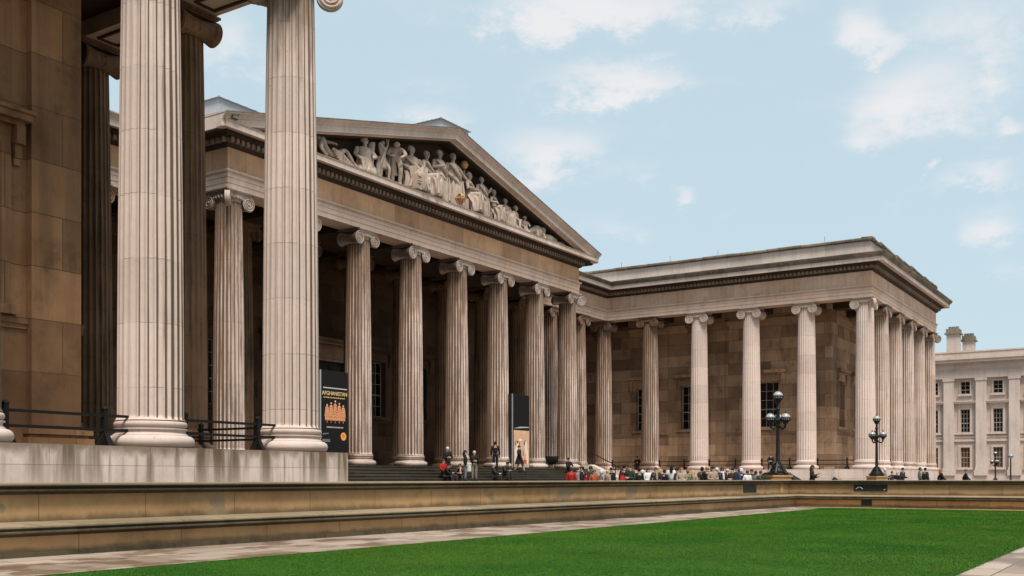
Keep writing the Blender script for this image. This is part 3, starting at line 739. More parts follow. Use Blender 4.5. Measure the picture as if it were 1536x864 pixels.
# weathered top of the east cornice, a lead-dark strip
sweep(MB(), EP, [(-.5, ZC3 + .061), (.6, ZC3 + .022), (1.165, ZC3 + .002), (1.185, ZC3 + .012), (1.185, ZC3 + .065), (-.5, ZC3 + .12)], 7, 10).build('cornice_capping', M['corn_dark'], mus)
for yy in (38.5, 34.2, 30.2, 22.0): MB().tube([(PX0 + .3, yy, 17.05), (PX0 + .3, yy, 17.6)], .012, 5).build('lightning_rod', M['iron'], mus)

# pediment
XL, XR = XP - EH - 1.14, XP + 7 * S + EH + 1.14
YF = YP - EH
ZE, ZT = 15.70, 19.77
zl = lambda x: ZE + (ZT - ZE) * (1 - abs(x - XC) / (XC - XL))
def rake(prof):
    mb = MB(); xs = [XL, XC, XR]; vs = []; n = len(prof)
    for x in xs:
        for (o, h) in prof: vs.append((x, YF - o, zl(x) + h))
    fs = [(k*n+j, k*n+(j+1) % n, (k+1)*n+(j+1) % n, (k+1)*n+j) for k in range(2) for j in range(n)] + [tuple(range(n)), tuple(2*n+n-1-j for j in range(n))]
    return mb.add(vs, fs)
ped = MB(); ty = YF + .35
ped.add([(XL + 1.2, ty, ZC2 - .1), (XR - 1.2, ty, ZC2 - .1), (XC, ty, ZT - .1), (XL + 1.2, ty + .4, ZC2 - .1), (XR - 1.2, ty + .4, ZC2 - .1), (XC, ty + .4, ZT - .1)],
        [(0,1,2),(5,4,3),(0,3,4,1),(1,4,5,2),(2,5,3,0)])
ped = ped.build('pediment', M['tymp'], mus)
rk = rake([(-.5, -.60), (.55, -.60), (.60, -.56), (.93, -.56), (.93, -.26), (.98, -.24), (.98, -.19), (1.02, -.15), (1.10, -.09), (1.16, -.05), (1.16, 0), (-.5, .02)])
rk.build('raking_cornice', M['corn'], ped)
rake([(-.45, -.66), (.42, -.66), (.50, -.60), (-.45, -.60 + .001)]).build('raking_moulding', M['bed'], ped)
rake([(-.5, .021), (1.10, .002), (1.19, .004), (1.19, .05), (-.5, .08)]).build('raking_capping', M['corn_dark'], ped)
# floor of the pediment
MB().box(XL + .3, XR - .3, YF - .6, YF + .7, ZC2 + .02, ZC2 + .09).build('pediment_floor', M['corn'], ped)
cg = MB(); n = 90; vs = []; rg = random.Random(5)
for k in range(n + 1):
    x = XL + 3.2 + (XR - XL - 6.4) * k / n; h = rg.uniform(.10, .36); b = rg.uniform(-.52, -.40)
    vs += [(x, YF + b, ZC2 + .085), (x, YF + b + .04, ZC2 + .085 + h * .6), (x, YF + b + rg.uniform(.15, .3), ZC2 + .09 + h), (x, YF + .34, ZC2 + .09 + h * rg.uniform(.8, 1.6))]
cg.add(vs, [(4*k+j, 4*k+j+1, 4*k+j+5, 4*k+j+4) for k in range(n) for j in range(3)]); cg.build('carved_ground', M['statue'], ped, 50)
gr = MB()
vs = []
for y in (YF + .9, YI + 9): vs += [(XL + .3, y, ZE - .05), (XC, y, ZT - .03), (XR - .3, y, ZE - .05), (XL + .3, y, ZE - .5), (XR - .3, y, ZE - .5)]
gr.add(vs, [(0,1,6,5),(1,2,7,6),(0,3,4,2,1),(5,6,7,9,8),(0,5,8,3),(2,4,9,7)]); gr.build('gable_roof', M['slate'], mus)
# acroterion block at the near corner
MB().box(XL + .45, XL + .80, YF - 1.12, YF - .6, ZE - .12, ZE + .12).build('corner_block', M['corn_dark'], ped)
def lantern(x, y, zb, za, w, l):
    mb = MB(); mb.box(x - w, x + w, y - l, y + l, 15.6, zb); b = mb.build('roof_lantern', M['lead'], mus)
    MB().add([(x-w-.15, y-l-.15, zb), (x+w+.15, y-l-.15, zb), (x+w+.15, y+l+.15, zb), (x-w-.15, y+l+.15, zb), (x, y, za)], [(3,2,1,0),(0,1,4),(1,2,4),(2,3,4),(3,0,4)]).build('lantern_roof', M['lead'], b)
    rb = MB()
    for (sx, sy) in ((-1,-1),(1,-1),(1,1),(-1,1)): rb.tube([(x + sx*(w+.15), y + sy*(l+.15), zb), (x, y, za)], .06, 5)
    for k in range(1, 8):
        f = k / 8
        rb.tube([(x-(w+.15) + 2*(w+.15)*f, y-l-.15, zb+.02), (x + (2*f-1)*(w+.15)*.12, y-(l+.15)*.12, zb + (za-zb)*.88)], .025, 4)
        rb.tube([(x-w-.15, y-(l+.15) + 2*(l+.15)*f, zb+.02), (x-(w+.15)*.12, y + (2*f-1)*(l+.15)*.12, zb + (za-zb)*.88)], .025, 4)
    rb.build('glazing_ribs', M['edge'], b)
xx = at_Y(342, 47); dd = dep(xx, 47); lantern(xx, 47, zpix(178, dd), zpix(153, dd), 2.6, 2.2)
xx = at_Y(656, 43.5); dd = dep(xx, 43.5); lantern(xx, 43.5, zpix(194, dd), zpix(179, dd), 1.6, 1.5)

# walls with real openings
def wall_panel(mb, p0, p1, z0, z1, ops, rev=.35):
    p0, p1 = Vector(p0), Vector(p1); d = (p1 - p0); ln = d.length; d.normalize(); nr = Vector((d.y, -d.x))
    ss = sorted({0, ln, *[o[0] for o in ops], *[o[1] for o in ops]}); zs = sorted({z0, z1, *[o[2] for o in ops], *[o[3] for o in ops]})
    pt = lambda s, z, o=0: (p0.x + d.x * s + nr.x * o, p0.y + d.y * s + nr.y * o, z)
    for a, b in zip(ss[:-1], ss[1:]):
        for c, e in zip(zs[:-1], zs[1:]):
            ms, mz = (a + b) / 2, (c + e) / 2
            if any(o[0] < ms < o[1] and o[2] < mz < o[3] for o in ops): continue
            mb.quad(pt(a, c), pt(b, c), pt(b, e), pt(a, e))
    for (a, b, c, e) in ops:
        mb.quad(pt(a, c), pt(a, e), pt(a, e, -rev), pt(a, c, -rev)); mb.quad(pt(b, c), pt(b, c, -rev), pt(b, e, -rev), pt(b, e))
        mb.quad(pt(a, e), pt(b, e), pt(b, e, -rev), pt(a, e, -rev)); mb.quad(pt(a, c), pt(a, c, -rev), pt(b, c, -rev), pt(b, c))
    return pt
def obox(mb, pt, s0, s1, o0, o1, z0, z1):
    mb.add([pt(s0, z0, o0), pt(s1, z0, o0), pt(s1, z0, o1), pt(s0, z0, o1), pt(s0, z1, o0), pt(s1, z1, o0), pt(s1, z1, o1), pt(s0, z1, o1)],
           [(0,3,2,1),(4,5,6,7),(0,1,5,4),(1,2,6,5),(2,3,7,6),(3,0,4,7)])
def window_unit(parent, pt, a, b, c, e, fm, hood=.95, rev=.35, fw=.28, bars=(2, 4), brackets=True, pane='glass', sill=True, name='window'):
    fr = MB()
    obox(fr, pt, a - fw, a, -.02, .09, c, e + fw); obox(fr, pt, b, b + fw, -.02, .09, c, e + fw); obox(fr, pt, a, b, -.02, .088, e, e + fw)
    obox(fr, pt, a - fw * .45, a - fw * .1, .09, .12, c, e + fw * .5); obox(fr, pt, b + fw * .1, b + fw * .45, .09, .12, c, e + fw * .5)
    if hood:
        z = e + fw; obox(fr, pt, a - fw - .02, b + fw + .02, -.02, .07, z, z + .30)
        obox(fr, pt, a - fw - .25, b + fw + .25, -.02, .24, z + .30, z + .40); obox(fr, pt, a - fw - .36, b + fw + .36, -.02, .40, z + .40, z + .56); obox(fr, pt, a - fw - .42, b + fw + .42, -.02, .46, z + .56, z + .64)
        if brackets:
            for s0 in (a - fw - .26, b + fw + .04):
                obox(fr, pt, s0, s0 + .22, -.02, .26, z - .12, z + .298); obox(fr, pt, s0 + .02, s0 + .20, -.02, .15, z - .42, z - .12); obox(fr, pt, s0 + .03, s0 + .19, -.02, .10, z - .60, z - .42)
    w = fr.build(name, fm, parent)
    g = MB(); obox(g, pt, a, b, -rev - .02, -rev + .02, c, e); g.build('pane', M[pane], w)
    br = MB(); y0, y1 = -rev + .02, -rev + .06
    obox(br, pt, a, a + .06, y0, y1, c, e); obox(br, pt, b - .06, b, y0, y1, c, e); obox(br, pt, a + .06, b - .06, y0, y1, c, c + .07); obox(br, pt, a + .06, b - .06, y0, y1, e - .07, e)
    for k in range(1, bars[0] + 1): s = a + (b - a) * k / (bars[0] + 1); obox(br, pt, s - .018, s + .018, y0, y1 - .005, c + .07, e - .07)
    for k in range(1, bars[1] + 1):
        z = c + (e - c) * k / (bars[1] + 1); t = .035 if k == (bars[1] + 1) // 2 else .016; obox(br, pt, a + .06, b - .06, y0, y1 - .010, z - t, z + t)
    br.build('glazing_bars', M['bar'], w)
    if sill: si = MB(); obox(si, pt, a - fw - .1, b + fw + .1, -.02, .20, c - .22, c - .002); si.build('sill', fm, w)
    return w
WZ0, WZ1 = 4.02, 7.60
def trimmed(p0, p1, ops, mat, cours=True, z0=ZST - .05, z1=CZ + .02, door=None, hood=True):
    mb = MB(); pt = wall_panel(mb, p0, p1, z0, z1, [(o[0], o[1], o[2], o[3]) for o in ops] + ([door] if door else []))
    w = mb.build('wall', mat, mus)
    ln = (Vector(p1) - Vector(p0)).length
    def run(nm, rows):
        cuts = [(door[0] - .6, door[1] + .6)] if door and rows[0][1] < door[3] else []
        segs = []; cur = 0
        for a, b in cuts: segs.append((cur, a)); cur = b
        segs.append((cur, ln))
        for a, b in segs:
            tr = MB()
            for o1, za, zb in rows: obox(tr, pt, a, b, -.01, o1, za, zb)
            tr.build(nm, mat, w)
    run('wall_base', [(.16, ZST, ZST + .45), (.11, ZST + .45, ZST + .58), (.05, ZST + .58, ZST + .70)])
    if cours: run('string_course', [(.06, 3.50, 3.62), (.10, 3.62, 3.76)])
    run('wall_crown', [(.10, 12.2, 12.4), (.16, 12.4, 12.62)])
    for o in ops: window_unit(mus, pt, o[0], o[1], o[2], o[3], mat)
    return pt
hw = .82
# east wing: west face (travel south) and south face (travel east)
xa, ya = XE + AX, YW + AY; Yb = YI + 4.0
trimmed((xa, Yb), (xa, ya), [(Yb - y - hw, Yb - y + hw, WZ0, WZ1) for y in (38.2, 34.1, 27.5)], M['wall'])
trimmed((xa, ya), (XE + 5 * SF - AX, ya), [(s - hw, s + hw, WZ0, WZ1) for s in (2.8, 7.1, 11.3)], M['wall'])
# west wing: south face and east face
xb = XW - AX
trimmed((-12, ya + .22), (xb - 1.31, ya + .22), [(s + 12 - hw, s + 12 + hw, WZ0, WZ1) for s in (xb - 2.83, xb - 7.1, xb - 11.4)], M['wall_near'])
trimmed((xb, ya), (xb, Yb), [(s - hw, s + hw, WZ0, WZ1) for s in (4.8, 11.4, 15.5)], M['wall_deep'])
# anta of the west wing
an = MB(); an.box(xb - 1.30, xb - .002, ya, ya + .8, ZST, CZ)
an.build('anta', M['wall_near'], mus)
ab = MB()
for (o, z0, z1) in ((.30, ZST, ZST + .14), (.22, ZST + .14, ZST + .30), (.12, ZST + .30, ZST + .38), (.20, ZST + .38, ZST + .50), (.07, ZST + .50, ZST + .58)): ab.box(xb - 1.30 - o, xb + o, ya - o, ya + .5, z0 + .002, z1)
ab.build('anta_base', M['wall_near'], mus); ab = MB()
for (o, z0, z1) in ((.06, 11.9, 12.05), (.12, 12.05, 12.4), (.2, 12.4, 12.7)): ab.box(xb - 1.30 - o, xb + o, ya - o, ya + .5, z0 + .002, z1)
ab.build('anta_capital', M['wall_near'], mus)
# east anta
ae = MB(); ae.box(xa - .125, xa + 1.3, ya - .125, ya + 2.6, ZST, CZ); ae.build('anta', M['wall'], mus)
ae = MB(); ae.box(xa - .125, xa + .2, 31.1, 31.1 + 1.2, ZST, CZ); ae.build('anta', M['wall'], mus)
# back wall of portico and colonnades with the great door
x0 = xb; WB = []
for k in range(7):
    if k == 3: continue
    WB.append(XP + (k + .5) * S)
WB += [XW + 1.5 * S, XE - 1.5 * S]
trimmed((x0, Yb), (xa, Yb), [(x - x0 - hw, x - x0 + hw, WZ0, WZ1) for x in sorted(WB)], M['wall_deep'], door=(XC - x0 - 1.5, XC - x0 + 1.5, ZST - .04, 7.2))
dr = MB()
dr.box(XC - 1.5, XC + 1.5, Yb + .30, Yb + .36, ZST, 7.2)
for i in (-1, 1):
    for (za, zb) in ((.9, 2.9), (3.1, 5.0), (5.2, 7.0)): dr.box(XC + i * .75 - .55, XC + i * .75 + .55, Yb + .26, Yb + .298, za, zb)
door = dr.build('door', flat('dark_door_wood', (.035, .02, .014), .5), mus)
df = MB()
df.box(XC - 2.05, XC - 1.5, Yb - .12, Yb + .02, ZST, 7.75); df.box(XC + 1.5, XC + 2.05, Yb - .12, Yb + .02, ZST, 7.75); df.box(XC - 1.5, XC + 1.5, Yb - .118, Yb + .02, 7.2, 7.75)
df.box(XC - 2.1, XC + 2.1, Yb - .10, Yb + .02, 7.752, 8.2); df.box(XC - 2.5, XC + 2.5, Yb - .55, Yb + .02, 8.202, 8.36); df.box(XC - 2.6, XC + 2.6, Yb - .66, Yb + .02, 8.362, 8.55)
df.build('door_frame', M['wall'], door)

# ------------------------------------------------------------------ railings between the columns
def railing(p0, p1, label, lead=.82, tail=1.27):
    p0, p1 = Vector(p0), Vector(p1); d = (p1 - p0); ln = d.length; d.normalize()
    t = thing('railing', label, 'railing', (p0.x, p0.y, ZST), math.atan2(d.y, d.x), 'black railings between the wing columns')
    for s in (lead, ln - tail):
        pm = MB(); pm.box(s - .046, s + .046, -.046, .046, 0, .80); pm.lathe([(.075, 0), (.06, .03), (0.001, .06)], 8, (s, 0, .80))
        pm.add([(s - .22, -.05, 0), (s + .22, -.05, 0), (s + .06, -.05, .30), (s - .06, -.05, .30), (s - .22, .05, 0), (s + .22, .05, 0), (s + .06, .05, .30), (s - .06, .05, .30)], [(0,1,2,3),(7,6,5,4),(0,4,5,1),(1,5,6,2),(2,6,7,3),(3,7,4,0)])
        pm.add([(s - .05, -.22, 0), (s - .05, .22, 0), (s - .05, .06, .30), (s - .05, -.06, .30), (s + .05, -.22, 0), (s + .05, .22, 0), (s + .05, .06, .30), (s + .05, -.06, .30)], [(0,1,2,3),(7,6,5,4),(0,4,5,1),(1,5,6,2),(2,6,7,3),(3,7,4,0)])
        pm.build('post', M['iron'], t, local=True)
    for z in (.36, .66): MB().box(lead - .25, ln - .70, -.028, .028, z - .029, z + .029).build('rail', M['iron'], t, local=True)
cw = lambda i: (XW - i * SF, YW - .15); ce = lambda i: (XE, YW + i * SY); cf = lambda i: (XE + i * SF, YW); cwr = lambda i: (XW, YW + i * SY)
railing(cw(2), cw(1), 'black iron railing on the near plinth, left of the bigger close column')
railing(cw(3), cw(2), 'black iron railing cut by the left edge of the photo')
railing(cw(1), cw(0), 'black iron railing between the two close pale columns')
railing(cwr(1), cwr(0), 'black railing behind the two close pale columns, running to the shaded column')
EL = ['black railing of the east wing between its corner column and the next one left', 'black railing behind the lamp post on the corner of the lawn wall',
      'black railing behind the middle of the crowd, third from the east corner column', 'black railing behind the left of the crowd, fourth from the east corner column', 'black railing in the inner angle beside the shaded end column']
for i in range(5): railing(ce(i + 1), ce(i), EL[i])
for i in range(5): railing(cf(i), cf(i + 1), 'black railing on the far right front of the east wing', 1.0, 1.0)

# ------------------------------------------------------------------ banner kiosks
def text_obj(s, size, mat, parent, name, loc, align='CENTER', sx=1.0):
    cu = bpy.data.curves.new(name, 'FONT'); cu.body = s; cu.size = size; cu.align_x = align; cu.extrude = .004; cu.offset = .004
    o = bpy.data.objects.new(name, cu); COL.objects.link(o)
    bpy.context.view_layer.update(); dg = bpy.context.evaluated_depsgraph_get()
    me = bpy.data.meshes.new_from_object(o.evaluated_get(dg)); bpy.data.objects.remove(o, do_unlink=True)
    me.materials.clear(); me.materials.append(mat)
    r = bpy.data.objects.new(name, me); COL.objects.link(r); r.parent = parent; r.location = loc; r.rotation_euler = (rad(90), 0, 0); r.scale = (sx, 1, 1)
    return r
BY = YS + .12; BW, BH, BD = 1.98, 4.62, .75
def kiosk(x, label):
    t = thing('banner_stand', label, 'banner', (x, BY, ZST), 0)
    MB().box(0, BW, .03, BD, 0, BH).build('stand_body', M['bannerside'], t, local=True)
    MB().box(.02, BW - .02, 0, .028, .02, BH - .02).build('front_panel', M['banner'], t, local=True)
    MB().box(-.03, .018, -.012, .05, 0, BH).build('edge_strip', M['edge'], t, local=True)
    return t
k1 = kiosk(at_Y(481, BY), 'tall black exhibition banner reading AFGHANISTAN above a golden crown')
tx = text_obj('AFGHANISTAN', .27, M['goldtext'], k1, 'title', (BW / 2, -.006, 3.42), sx=.98)
mb = MB(); mb.box(.16, BW - .12, -.012, -.001, 3.74, 3.80); mb.build('light_bar', M['whitetext'], k1, local=True)
mb = MB()
x = .2
while x < BW - .25:
    w = random.uniform(.04, .13); mb.box(x, x + w, -.008, -.001, 3.28, 3.325); x += w + .03
mb.build('subtitle_line', M['goldtext'], k1, local=True)
def crown():      # a gold crown of five leafy uprights on a band
    a, b = MB(), MB()
    a.box(.30, 1.74, -.010, -.001, 1.62, 1.90)
    for k in range(5):
        cx = .44 + k * .29; h = (.95, 1.12, 1.30, 1.12, .95)[k]
        a.add([(cx - .13, -.010, 1.9), (cx + .13, -.010, 1.9), (cx + .05, -.010, 1.9 + h * .9), (cx - .05, -.010, 1.9 + h * .9)], [(0, 1, 2, 3)])
        for r in range(5):
            z = 1.98 + r * h * .17; q = .15 * (1 - r * .12)
            for s in (-1, 1): a.ball((cx + s * q * .75, -.008, z), .075, .006, .10, 8, 5)
            b.ball((cx + random.uniform(-.05, .05), -.014, z + .05), .042, .006, .05, 7, 5)
            for s in (-1, 1): b.ball((cx + s * q * .8, -.014, z - .02), .026, .006, .03, 6, 5)
        b.ball((cx, -.012, 1.9 + h), .055, .006, .085, 8, 5)
        a.tube([(cx, -.008, 1.62), (cx, -.008, 1.48)], .012, 5); a.ball((cx, -.008, 1.46), .035, .006, .04, 6, 5)
    for k in range(9): b.ball((.38 + k * .16, -.014, 1.76), .045, .006, .055, 7, 5)
    for q in (a, b): q.v = [(v[0], v[1], 2.06 + (v[2] - 1.42) * .60) for v in q.v]
    a.cur = 1; a.add(b.v, b.f); a.build('crown_print', [M['copper'], M['copperlight']], k1, local=True)
crown()
mb = MB(); x = .42
while x < 1.6:
    w = random.uniform(.03, .10); mb.box(x, x + w, -.008, -.001, 1.82, 1.88); x += w + .028
mb.build('date_line', M['whitetext'], k1, local=True)
mb = MB(); mb.lathe([(.20, 0), (.20, .008)], 24); mb.xf(Matrix.Translation((BW - .36, -.001, 1.42)) @ Matrix.Rotation(rad(90), 4, 'X')); bd = mb.build('round_badge', M['badge'], k1, local=True)
mb = MB(); mb.box(BW - .43, BW - .29, -.014, -.0095, 1.46, 1.49); mb.box(BW - .42, BW - .30, -.014, -.0095, 1.38, 1.41); mb.build('badge_mark', M['print_dark'], bd, local=True)
mb = MB(); mb.add([(.12, -.005, 1.46), (.55, -.005, 1.52), (.58, -.005, 1.57), (.14, -.005, 1.54)], [(0,1,2,3)]); mb.box(.12, .66, -.006, -.001, 1.12, 1.26); mb.build('sponsor_mark', flat('grey_print', (.13, .13, .135), .5), k1, local=True)
k2 = kiosk(at_Y(769, BY), 'tall black exhibition banner with a peach coloured picture on its lower half')
mb = MB(); mb.add([(.05, -.005, 2.46), (BW - .1, -.005, 2.56), (BW - .1, -.005, 2.62), (.9, -.005, 2.60)], [(0,1,2,3)]); mb.build('light_bar', M['whitetext'], k2, local=True)
pic = MB().box(.12, BW - .06, -.008, -.001, .04, 2.36).build('picture_panel', M['peach'], k2, local=True)
a, b, c = MB(), MB(), MB()
for (x, z, rx, rz) in ((.5, .95, .3, .40), (.62, 1.3, .18, .3), (1.55, 1.3, .14, .42), (1.7, .7, .12, .5), (.35, .45, .15, .25), (.9, 1.75, .2, .08)): a.ball((x, -.009, z), rx, .006, rz, 12, 6)
for (x, z, rx, rz) in ((.55, 1.62, .10, .10), (.75, 1.45, .06, .22), (1.35, 1.55, .09, .13), (1.42, 1.72, .05, .05), (.3, 1.55, .06, .16), (1.2, .9, .05, .2)): b.ball((x, -.011, z), rx, .006, rz, 10, 6)
c.box(1.15, 1.62, -.012, -.0085, .28, .52)
a.build('pale_shapes', M['print_white'], pic, local=True); b.build('dark_shapes', M['print_dark'], pic, local=True); c.build('red_shape', M['print_red'], pic, local=True)

# black bowl-shaped bin on the top step
def bowl_bin(x, y, z, label):
    t = thing('litter_bin', label, 'bin', (x, y, z))
    MB().lathe([(.40, .78), (.46, .80), (.46, .72), (.40, .45), (.26, .30), (.12, .27), (.12, .25), (.001, .25)], 16).build('bowl', M['iron_green'], t, 40, local=True)
    for k in range(3):
        a = 2 * math.pi * k / 3 + .5; MB().tube([(.30 * math.cos(a), .30 * math.sin(a), .40), (.22 * math.cos(a), .22 * math.sin(a), .15), (.36 * math.cos(a), .36 * math.sin(a), 0)], .035, 6).build('leg', M['iron_green'], t, local=True)
bowl_bin(at_Y(828, YS + .3), YS + .3, ZST, 'black bowl bin on legs at the right end of the top step')

# ------------------------------------------------------------------ lamp posts
def lamp(x, y, z, label, ped_h, scale=1.0, rot=0):
    t = thing('lamp_post', label, 'lamp post', (x, y, z), rot, 'globe lamp posts round the forecourt')
    t.scale = (scale,) * 3
    pd = MB().box(-.46, .46, -.42, .42, 0, ped_h - .08); pd.box(-.51, .51, -.47, .47, ped_h - .078, ped_h); pd.build('pedestal', M['lawnwall'], t, local=True)
    b = MB()
    b.lathe([(.34, 0), (.36, .05), (.30, .10), (.32, .18), (.24, .26), (.19, .34), (.21, .40), (.14, .46), (.10, .55)], 16, (0, 0, ped_h))
    for k in range(4):
        a = math.pi / 4 + k * math.pi / 2; c, s = math.cos(a), math.sin(a)
        b.tube([(.11*c, .11*s, ped_h + .60), (.20*c, .20*s, ped_h + .40), (.28*c, .28*s, ped_h + .22), (.38*c, .38*s, ped_h + .08)], [.04, .07, .09, .08], 8); b.ball((.38*c, .38*s, ped_h + .09), .11, .11, .09, 8, 6)
    b.build('lamp_base', M['iron_green'], t, 40, local=True)
    p = MB(); h0 = ped_h + .5
    p.lathe([(.105, 0), (.115, .05), (.10, .1), (.085, 1.2), (.078, 1.75), (.12, 1.80), (.12, 1.84), (.08, 1.88), (.10, 1.95), (.20, 2.05), (.20, 2.10), (.09, 2.18), (.07, 2.5), (.11, 2.6), (.07, 2.7), (.06, 2.85), (.14, 2.93), (.15, 2.97)], 14, (0, 0, h0))
    p.build('pole', M['iron_green'], t, 40, local=True)
    def head(cx, cy, cz, r):
        g = MB().ball((cx, cy, cz + r), r, r, r, 18, 12).build('globe', M['globe'], t, 60, local=True)
        k = MB(); k.lathe([(r * 1.04, -.02), (r * 1.12, 0), (r * 1.04, .03)], 20, (cx, cy, cz + r * 1.0)); k.lathe([(r * .5, -.06), (r * .45, .02)], 10, (cx, cy, cz))
        for q in range(12):
            a = 2 * math.pi * q / 12; k.tube([(cx + r * 1.03 * math.cos(f) * math.cos(a), cy + r * 1.03 * math.cos(f) * math.sin(a), cz + r + r * 1.03 * math.sin(f)) for f in (rad(-80), rad(-55), rad(-28), 0)], .020, 4)
        k.lathe([(r * .62, r * .19), (r * .90, r * .52), (r * .97, r * .56), (r * .92, r * .48), (r * .62, r * .13)], 14, (cx, cy, cz), caps=False)
        k.lathe([(.05, 0), (.06, .03), (.02, .06), (.03, .09), (.001, .13)], 8, (cx, cy, cz + 2 * r - .01)); k.build('globe_frame', M['iron_green'], t, local=True)
    head(0, 0, h0 + 2.97, .23)
    for k in range(3):
        a = 2 * math.pi * k / 3 + 1.05; c, s = math.cos(a), math.sin(a); R = .40
        MB().tube([(.08*c, .08*s, h0 + 1.75), (.25*c, .25*s, h0 + 1.66), (.38*c, .38*s, h0 + 1.74), (R*c, R*s, h0 + 1.95)], [.05, .045, .045, .06], 7).build('arm', M['iron_green'], t, 40, local=True)
        head(R * c, R * s, h0 + 1.95, .22)
    return t
x, y = at_d(1167, 48.6); lamp(x, y, ZG, 'big black lamp post with four globes on the corner of the lawn wall', 1.30, 1.0, rad(-43))
x, y = at_d(1315, 66.0); lamp(x, y, ZG, 'black four-globe lamp post in front of the east wing corner column', 1.32, .98, rad(-30))
x, y = at_d(1493, 92); lamp(x, y, ZG, 'dark lamp post far right, standing before a lit residence window', 1.1, .70, rad(30))
def thin_lamp(x, y):
    t = thing('street_lamp', 'slim grey street lamp with one round globe at the far right', 'street lamp', (x, y, ZG))
    MB().lathe([(.22, 0), (.22, .5), (.14, .55), (.07, .7), (.06, 3.0), (.10, 3.05)], 10).build('pole', M['iron'], t, 40, local=True)
    MB().ball((0, 0, 3.28), .24).build('globe', M['globe'], t, 60, local=True)
    MB().lathe([(.25, 0), (.27, .02), (.25, .04)], 14, (0, 0, 3.26)).build('globe_band', M['iron'], t, local=True)
thin_lamp(*at_d(1516, 100))

# ------------------------------------------------------------------ the residence on the far right
HX = 120.0
res = thing('residence_building', 'pale three-storey stone residence with pilasters and chimneys at the far right', 'house', (HX + 6, 15, ZG))
y_top = 45.0
ops = []; pil = [21.43 - 3.22 * k for k in range(-6, 9)]
for yc in pil:
    m_ = yc - 1.61
    for (z0, z1) in ((1.15, 3.33), (4.92, 7.42), (9.05, 10.42)): ops.append((y_top - m_ - .47, y_top - m_ + .47, z0, z1))
mb = MB(); ptr = wall_panel(mb, (HX, y_top), (HX, -12), ZG - .1, 12.3, ops, .18)
mb.quad((HX, -12, ZG - .1), (HX + 12, -12, ZG - .1), (HX + 12, -12, 12.3), (HX, -12, 12.3))
mb.quad((HX, y_top, ZG - .1), (HX, y_top, 12.3), (HX + 12, y_top, 12.3), (HX + 12, y_top, ZG - .1))
mb.build('wall', M['house'], res)
for k, o in enumerate(ops):
    row = k % 3
    if row == 2: window_unit(res, ptr, *o, M['house_trim'], hood=False, rev=.18, fw=.14, bars=(1, 2))
    elif row == 1: window_unit(res, ptr, *o, M['house_trim'], hood=True, rev=.18, fw=.22, bars=(2, 4), brackets=False)
    else: window_unit(res, ptr, *o, M['house_trim'], hood=False, rev=.18, fw=.22, bars=(2, 3), pane='warmpane')
for yc in pil:
    pm = MB(); s = y_top - yc
    obox(pm, ptr, s - .52, s + .52, -.02, .42, 1.2, 10.45); obox(pm, ptr, s - .60, s + .60, -.02, .50, 10.452, 10.72)
    obox(pm, ptr, s - .58, s + .58, -.02, .50, .9, 1.198); obox(pm, ptr, s - .66, s + .66, -.02, .56, .30, .898)
    pm.build('pilaster', M['house_trim'], res)
tr = MB(); LN = y_top + 12
for (o1, z0, z1) in ((.45, ZG, -.3), (.40, -.298, .295), (.06, 4.35, 4.55), (.16, 3.95, 4.15), (.16, 4.70, 4.80)):
    for k in range(len(pil)): 
        s = y_top - pil[k]; obox(tr, ptr, s + .53, s + 3.22 - .53, -.01, o1, z0, z1)
obox(tr, ptr, 0, LN, -.01, .37, ZG, .28)
tr.build('string_course', M['house_trim'], res)
en = MB(); obox(en, ptr, 0, LN, -.02, .46, 10.722, 11.5); obox(en, ptr, 0, LN, -.02, .52, 11.502, 11.56); obox(en, ptr, 0, LN, -.02, .40, 11.562, 12.25)
en.build('entablature', M['house_trim'], res)
cn = MB(); obox(cn, ptr, 0, LN, -.02, .56, 12.252, 12.40); obox(cn, ptr, 0, LN, -.02, 1.15, 12.40, 12.68); obox(cn, ptr, 0, LN, -.02, 1.28, 12.682, 12.92); cn.build('cornice', M['house_trim'], res)
obox(pp := MB(), ptr, 0, LN, -.4, .25, 12.922, 13.52); obox(pp, ptr, 0, LN, -.4, .32, 13.522, 13.66); pp.build('parapet', M['house'], res)
MB().box(HX + .38, HX + 12, -12, y_top, 12.3, 12.95).build('roof', M['slate'], res)
MB().add([(HX + 1.2, -11, 12.95), (HX + 11, -11, 12.95), (HX + 11, y_top - 1, 12.95), (HX + 1.2, y_top - 1, 12.95), (HX + 6, -8, 14.3), (HX + 6, y_top - 4, 14.3)], [(0,1,4),(1,2,5,4),(2,3,5),(3,0,4,5)]).build('roof_ridge', M['lead'], res)
def chimney(u0, u1, vt, vc, X):
    ya_, yb_ = at_X(u0, X), at_X(u1, X); yc = (ya_ + yb_) / 2; w = abs(ya_ - yb_) / 2 * .9; d = dep(X, yc)
    mb = MB(); zc = zpix(vc, d); zt = zpix(vt, d)
    mb.box(X - .5, X + 1.0, yc - w, yc + w, 12.9, zc); o = mb.build('chimney', M['house'], res)
    cp = MB(); cp.box(X - .7, X + 1.2, yc - w - .2, yc + w + .2, zc + .002, zc + .16); cp.box(X - .55, X + 1.05, yc - w - .06, yc + w + .06, zc + .162, zc + .60)
    for k in range(3): cp.lathe([(.20, 0), (.17, .25), (.20, .3)], 8, (X + .25, yc - w * .6 + w * .6 * k, zc + .60))
    cp.build('chimney_cap', M['corn_dark'], o)
chimney(1420, 1440, 490, 502, 124); chimney(1444, 1462, 504, 512, 126)

